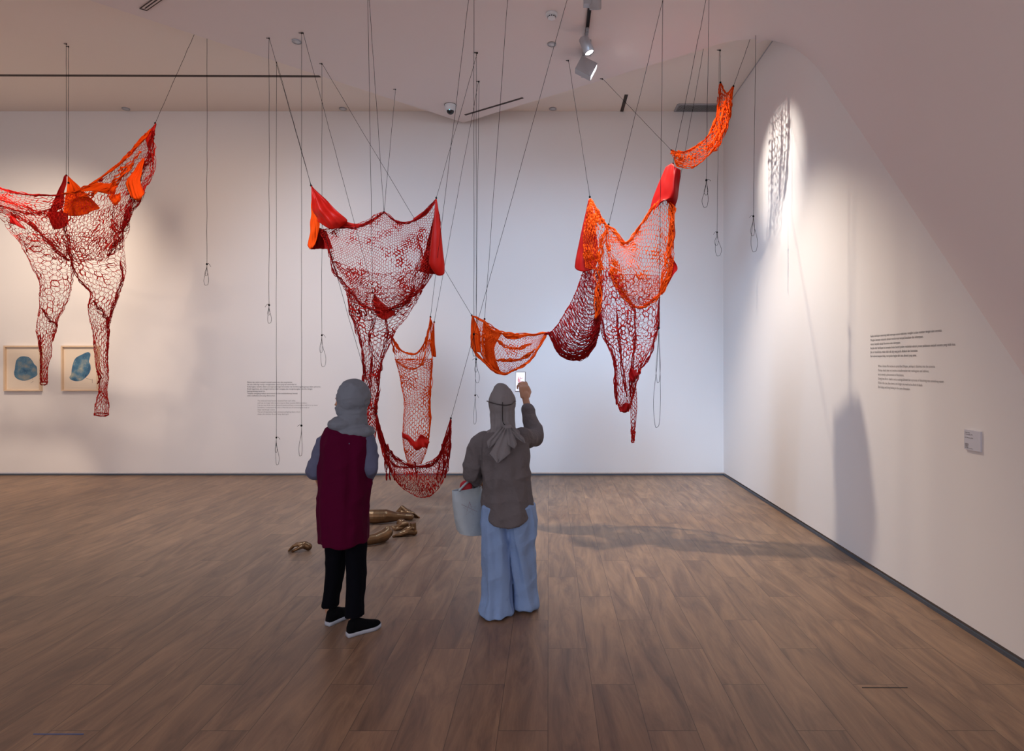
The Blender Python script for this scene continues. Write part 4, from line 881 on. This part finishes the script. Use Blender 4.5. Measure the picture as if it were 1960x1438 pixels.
g = G()
rg = [(812, 664, 26, .085), (820, 664, 39, .105), (832, 664, 43, .125), (860, 662, 47, .14), (890, 661, 49, .15), (925, 660, 49, .155), (965, 658, 47, .16), (1000, 658, 46, .165), (1036, 659, 44, .17)]
loft(g, [(p1(cx, y), hw/F*Y1, d, 0, min(1, i/5)) for i, (y, cx, hw, d) in enumerate(rg)], 60, 9, .022, 1)
organic(g, 'dress', M['maroon'], PR, .006, 3, 'maroon sleeveless dress', (.009, 9, 2.5))
g = G()
loft(g, [(p1(679, 1000), .075, .09), (p1(681, 1050), .064, .08), (K1, .058, .072), (K1.lerp(A1+V((0, 0, .03)), .5), .055, .068), (A1+V((0, 0, .03)), .057, .068)], 30, 5, .03)
loft(g, [(p1(645, 1000), .075, .09), (p1(643, 1050, .03), .064, .08), (K2, .056, .070), (K2.lerp(A2+V((0, 0, .03)), .5), .050, .064), (A2+V((0, 0, .03)), .052, .064)], 30, 5, .03)
organic(g, 'trousers', M['trouser'], PR, .005, 2, None, (.004, 12, 4))
h1 = floor_pt(664, 1220); shoe(PR, h1, floor_pt(720, 1203), M['shoe'], M['sole'], L=.225, W=.078)
h2 = floor_pt(626, 1199); shoe(PR, h2, h2+V((.12, .22, 0)), M['shoe'], M['sole'], L=.225, W=.078)

# ---- visitor photographing (centre)
Y2 = 4.18
def p2(x, y, dY=0): return P(x, y, Y2+dY)
PR = thing('person', floor_pt(965, 1172), 'person in taupe shirt and knotted scarf with light blue trousers, raising a phone', 'person')
HF = (.14, .98, .10); hc = p2(962, 776, .02)
g = G(); R, q = head(g, hc, HF)
limb(g, [hc+V((0, -.01, -.06)), p2(964, 836)], [.052, .058])
limb(g, [p2(964, 848), p2(967, 900), p2(971, 945)], [.085, .10, .105], 8)
LSH, LEL, LWR = p2(922, 842), p2(904, 905, .0), p2(912, 921, .2)
RSH, REL, RWR = p2(1004, 836), p2(1024, 838, .18), p2(1006, 764, .30)
limb(g, [LSH, LEL, LWR], [.046, .038, .025]); hand(g, LWR, V((.05, .9, -.35)), V((-.8, 0, .5)), 1, 1.5)
limb(g, [RSH, REL, RWR], [.046, .038, .025])
PH = P(996, 731, Y2+.36)
hand(g, RWR, V((-.10, .10, 1)), V((.55, -.75, 0)), 1, 1.25, spread=.05)
F1 = floor_pt(948, 1170); F2 = floor_pt(1002, 1156)
limb(g, [p2(955, 960), p2(952, 1080, .0), F1+V((0, .0, .13)), F1+V((0, .0, .08))], [.07, .05, .036, .034])
limb(g, [p2(990, 960), p2(1001, 1080, .05), F2+V((0, .0, .13)), F2+V((0, .0, .08))], [.07, .05, .036, .034])
body = organic(g, 'body', M['skin'], PR, .005, 2); eyes(body, q, R)
g = G()
rg = [(822, 966, 20, .075, 0), (830, 965, 36, .10, 0), (840, 964, 46, .12, 0), (860, 965, 47, .135, 0), (890, 968, 45, .14, 0), (925, 970, 46, .145, 0), (955, 972, 48, .155, .0), (972, 973, 50, .165, .04), (976, 973, 50, .165, .085)]
loft(g, [(p2(cx, y), hw/F*Y2, d, dz, min(1, i/6)) for i, (y, cx, hw, d, dz) in enumerate(rg)], 60, 7, .03, 2)
limb(g, [p2(926, 840), p2(914, 858), p2(906, 890), p2(905, 905, .02), p2(911, 916, .13)], [.060, .064, .062, .062, .050], 9)
limb(g, [p2(998, 838), p2(1012, 838, .08), p2(1023, 834, .17), p2(1018, 810, .22), p2(1011, 785, .26)], [.062, .066, .066, .052, .040], 9)
organic(g, 'shirt', M['taupe'], PR, .006, 3, 'long taupe shirt with curved hem', (.012, 9, 3.5))
g = G(); ball(g, hc+V((-.004, -.008, .018)), (.093, .120, .116), n=14)
for i_ in range(6):
    t_ = -PI*.5+(i_-2.5)*.32; limb(g, [hc+V((.088*math.cos(t_), .110*math.sin(t_), .0)), hc+V((.080*math.cos(t_), .092*math.sin(t_), -.10)), p2(966, 826)+V((.11*math.cos(t_), .09*math.sin(t_), 0))], [.010, .012, .014], 6)
limb(g, [hc+V((-.006, -.03, .10)), hc+V((-.004, -.045, .140))], [.055, .016], 9)
limb(g, [hc+V((0, -.01, -.05)), p2(964, 828)], [.086, .086], 9); ball(g, p2(966, 832), (.135, .105, .05), n=12)
# cut the face opening
sc = organic(g, 'headscarf', M['scarf2'], PR, .006, 4, 'taupe headscarf', (.004, 14, 6))
bm = bmesh.new(); bm.from_mesh(sc.data); inv = abs_loc(sc)
kill = [v for v in bm.verts if (lambda L: L.y > .045 and abs(L.x) < .052 and -.105 < L.z < .060)(R.transposed()@(v.co+inv-hc))]
bmesh.ops.delete(bm, geom=kill, context='VERTS'); bm.to_mesh(sc.data); bm.free()
g = G()                                                 # knot and tails on the back
kn = p2(972, 818, -.145)
ball(g, kn, (.030, .022, .018)); g2 = G()
def cloth_tail(g, a, w0, b, w1, tip, d=.012):
    vs = []; a, b, tip = V(a), V(b), V(tip)
    pts = [a, a.lerp(b, .5), b, tip]; ws = [w0, (w0+w1)/2, w1, .006]
    for p, w_ in zip(pts, ws):
        for k in range(9):
            t = k/8*2-1; vs.append(p+V((t*w_, math.cos(t*7)*.008-.004, 0)))
    n = 9; L = len(vs); vs2 = vs+[v+V((0, -.006, 0)) for v in vs]
    fs = [(i*n+k, i*n+k+1, (i+1)*n+k+1, (i+1)*n+k) for i in range(3) for k in range(n-1)]; fs += [(L+a_, L+b_, L+c_, L+d_)[::-1] for a_, b_, c_, d_ in list(fs)]
    for i in range(3): fs += [(i*n, (i+1)*n, L+(i+1)*n, L+i*n), (i*n+n-1, L+i*n+n-1, L+(i+1)*n+n-1, (i+1)*n+n-1)]
    fs += [tuple(list(range(n))+[L+k for k in range(n-1, -1, -1)]), tuple([3*n+k for k in range(n-1, -1, -1)]+[L+3*n+k for k in range(n)])]
    g.add(vs2, fs)
cloth_tail(g, kn+V((0, 0, -.005)), .022, p2(957, 868, -.18), .068, p2(953, 886, -.185))
cloth_tail(g, kn+V((.01, -.008, -.005)), .018, p2(980, 850, -.18), .034, p2(984, 858, -.19))
cloth_tail(g, kn+V((.02, 0, -.005)), .018, p2(995, 838, -.165), .026, p2(1004, 848, -.165))
cloth_tail(g, kn+V((-.03, .0, .0)), .020, p2(942, 845, -.160), .036, p2(936, 858, -.165))
g.make('headscarf_knot', M['scarf2'], PR)
g = G(); rr = bez([hc+R@V(((.099*math.cos(t)), .130*math.sin(t)-.006, .030+.010*math.sin(t*2)))*1.0+V((-.005, 0, 0)) for t in [PI+PI*k/10 for k in range(11)]], 3)
g.tube(rr, .0035, 6); g.tube(bez([hc+V((.01, -.132, .03)), hc+V((.008, -.122, -.04)), hc+V((.012, -.108, -.11)), kn], 6), .003, 6); g.make('scarf_seam', M['dark'], PR)
g = G()
loft(g, [(p2(950, 965), .10, .13), (p2(949, 1000), .105, .13), (p2(951, 1050, .0), .095, .12), (p2(953, 1100, .0), .092, .115), (P(951, 1140, Y2), .100, .125), (P(949.5, 1172, Y2-.04), .112, .135)], 44, 6, .045, 1)
loft(g, [(p2(996, 965), .10, .13), (p2(996, 1000), .105, .13), (p2(1000, 1050, .03), .092, .12), (p2(1004, 1100, .06), .088, .115), (P(1006, 1130, Y2+.08), .088, .12), (P(1006, 1156, Y2+.08), .088, .125)], 44, 6, .045, 3)
organic(g, 'trousers', M['lightblue'], PR, .006, 2, 'wide light blue trousers', (.013, 9, 1.6))
shoe(PR, F1+V((-.03, -.09, 0)), F1+V((-.05, .2, 0)), M['paleshoe'], M['sole'], H=.05, L=.24); shoe(PR, F2+V((-.01, -.09, 0)), F2+V((.01, .2, 0)), M['paleshoe'], M['sole'], H=.05, L=.24)
# phone
nrm = (V((0, 0, EYE))-PH).normalized(); nrm = (V((-.14, -.97, .15))).normalized(); Rp = frame3(-nrm)
T = thing('phone', PH, 'phone with a bright screen held up by the visitor in the taupe shirt', 'phone')
g = G(); g.box(PH, (.076, .009, .150), Rp); g.make('phone_case', mat('phone_case_grey', (.35, .34, .36), .4), T, smooth=False)
g = G(); g.box(PH-Rp@V((0, .0055, 0)), (.068, .002, .140), Rp); scn = g.make('screen', mat('phone_screen', (.7, .75, .85), .2, emit=((.78, .84, 1), .8)), T, smooth=False)
g = G(); rp = random.Random(4)
for k in range(5): g.tube([PH-Rp@V((rp.uniform(-.02, .02), .0075, .05-.02*j+rp.uniform(-.01, .01))) for j in range(5)], .0016, 4)
g.make('picture_on_screen', mat('screen_red', (.6, .1, .12), .4, emit=((.55, .08, .1), .6)), scn)
# tote bag
B0 = P(893, 975, Y2+.10)
T = thing('tote_bag', P(893, 1024, Y2+.10), 'pale blue-grey canvas tote bag with a faint star drawing, held at the left side', 'bag')
g = G(); vs = []; rows = [((866, 940), (921, 930)), ((868, 965), (922, 960)), ((872, 995), (922, 990)), ((877, 1016), (922, 1012)), ((886, 1024), (917, 1022))]
n = 20
for (a, b) in rows:
    A = P(*a, Y2+.04); Bb = P(*b, Y2+.17); c = (A+Bb)/2; h = (Bb-A)/2; sd = V((-h.y, h.x, 0)).normalized()*(.035 if a[1] < 950 else .06)
    for k in range(n):
        t = 2*PI*k/n; ct, st = math.cos(t), math.sin(t); vs.append(c+h*math.copysign(abs(ct)**.6, ct)+sd*math.copysign(abs(st)**.8, st))
m = len(rows); fs = [(i*n+k, (i+1)*n+k, (i+1)*n+(k+1) % n, i*n+(k+1) % n) for i in range(m-1) for k in range(n)]+[tuple(range((m-1)*n, m*n))]
g.add(vs, fs); ob = g.make('bag_body', M['tote'], T)
sd = ob.modifiers.new('s', 'SOLIDIFY'); sd.thickness = .003
for i, dd in enumerate((-.03, .03)):
    g = G(); g.tube(bez([P(878, 940, Y2+.06+dd), P(893, 925, Y2+.10+dd), P(907, 918, Y2+.16+dd*.5), P(914, 925, Y2+.16+dd), P(916, 934, Y2+.16+dd)], 6), .008, 6); g.make('handle', M['tote'], T)
g = G(); cs = P(899, 975, Y2-.005); star = [cs+V((math.cos(PI/2+k*2*PI*2/5)*.045, .0, math.sin(PI/2+k*4*PI/5)*.05)) for k in range(6)]
star = [p+V((0, .235*(p.x-cs.x), 0)) for p in star]
g.tube(star, .0012, 4); g.tube([cs+V((-.055, -.01, .035)), cs+V((.05, .012, -.02))], .001, 4); g.make('star_drawing', mat('faded_print', (.30, .20, .25), .8), T)
g = G(); ball(g, P(892, 932, Y2+.10), (.045, .03, .045), n=12); ball(g, P(898, 922, Y2+.11), (.03, .022, .03), n=10); tag(g.make('red_cloth', M['redcloth'], origin=P(892, 940, Y2+.10)), 'bundle of red cloth poking out of the top of the tote bag', 'cloth')

# ------------------------------------------------------------------ bronze casts on the floor
def bronze(name, lab, build, base, cut=0):
    g = G(); T_ = thing(name, base, lab, 'bronze sculpture'); build(g); o = organic(g, 'cast', M['bronze'], T_, .0030, 7)
    if cut:
        for v in o.data.vertices: v.co.z = min(v.co.z, cut)
    return T_
b0 = floor_pt(572, 1054)
def hb(g):
    w = b0+V((.055, .0, .050)); limb(g, [b0+V((.085, .005, .034)), w], [.034, .036], 8)
    ball(g, b0+V((.03, 0, .055)), (.045, .045, .028))
    for k in range(4):
        a = b0+V((.012, -.034+.021*k, .060)); p2_ = a+V((-.045, -.004+.003*k, -.006)); p3_ = p2_+V((-.030, -.002, -.030)); p4_ = V((p3_.x-.012, p3_.y, .008))
        limb(g, [b0+V((.04, -.02+.014*k, .056)), a, p2_, p3_, p4_], [.018, .013, .0115, .010, .008], 7)
    limb(g, [b0+V((.05, -.03, .045)), b0+V((.02, -.056, .036)), b0+V((-.012, -.062, .022)), b0+V((-.032, -.058, .009))], [.018, .014, .012, .009], 7)
bronze('hand_sculpture', 'small bronze hand cast arched on its fingertips, lying alone at left of the bronzes', hb, b0)
def FL(x, y, z=0): return floor_pt(x, y)+V((0, 0, z))
def foot(g, heel, d, s=1, ankle_h=.10, up=V((0, 0, 1)), sd=1):
    d = V(d).normalized(); up = V(up).normalized(); l = d.cross(up).normalized()*sd; h = V(heel); q = lambda a, b, c: h+d*a*s+l*b*s+up*c*s
    ball(g, q(.0, 0, .036), .036*s, n=9)
    limb(g, [q(0, 0, .036), q(.07, -.010, .034), q(.15, -.022, .024)], [.034*s, .030*s, .022*s], 8)
    limb(g, [q(0, 0, .040), q(.07, .014, .046), q(.15, .020, .028)], [.034*s, .032*s, .026*s], 8)
    limb(g, [q(.02, 0, .085), q(.07, .004, .070), q(.13, .004, .042)], [.034*s, .032*s, .022*s], 8)
    for k in range(5):
        L = (.058, .056, .048, .040, .030)[k]; r = (.0150, .0105, .010, .0095, .009)[k]*s; y0 = .034-.017*k
        limb(g, [q(.13, y0*.85, .024), q(.165-.006*k, y0, .022), q(.165-.006*k+L*.55, y0, .024), q(.165-.006*k+L, y0, .012)], [.016*s, r, r, r*.95], 7)
    if ankle_h > 0:
        limb(g, [q(.01, 0, .05), q(.015, 0, .05+ankle_h)], [.036*s, .034*s], 9); ball(g, q(.012, .034, .085), .013*s); ball(g, q(.012, -.034, .080), .013*s)
def lg1(g):                                             # lying lower leg, foot to the right
    limb(g, [FL(690, 1003, .085), FL(716, 1003, .080), FL(736, 1002, .078), FL(756, 1000, .060), FL(775, 998, .048), FL(786, 997, .042)], [.072, .078, .074, .050, .036, .036], 9)
    foot(g, FL(768, 992, .035), V((1, -.12, -.06)), .88, .0, V((.05, .75, .55)), -1)
    limb(g, [FL(763, 990, .05), FL(770, 990, .105), FL(779, 991, .06)], [.034, .026, .034], 8)
bronze('leg_sculpture', 'bronze lower leg lying on the floor, rearmost of the bronzes, foot pointing right', lg1, FL(735, 999))
def ft2(g):
    foot(g, FL(782, 1013, .004), V((-.93, -.30, .02)), .80, .0, V((.0, -.45, .89)))
    ball(g, FL(768, 1012, .055), (.05, .04, .045))
bronze('foot_sculpture', 'bronze foot lying sideways with toes to the left, behind the upright foot', ft2, FL(770, 1013))
def ft3(g): foot(g, FL(793, 1025, 0), V((-.97, -.22, 0)), .90, .10, sd=-1)
bronze('foot_sculpture', 'bronze foot standing upright and cut flat above the ankle', ft3, FL(780, 1026), .125)
def lg4(g):
    limb(g, [FL(670, 1048, .045), FL(694, 1046, .052), FL(718, 1043, .056), FL(735, 1038, .066), FL(741, 1036, .085)], [.042, .05, .050, .060, .056], 9)
    limb(g, [FL(733, 1036, .05), FL(742, 1036, .115)], [.048, .034], 9)
bronze('leg_sculpture', 'dark bronze leg piece lying half hidden behind the maroon dress', lg4, FL(718, 1042))
for o in bpy.data.objects:
    if '_o' in o: del o['_o']
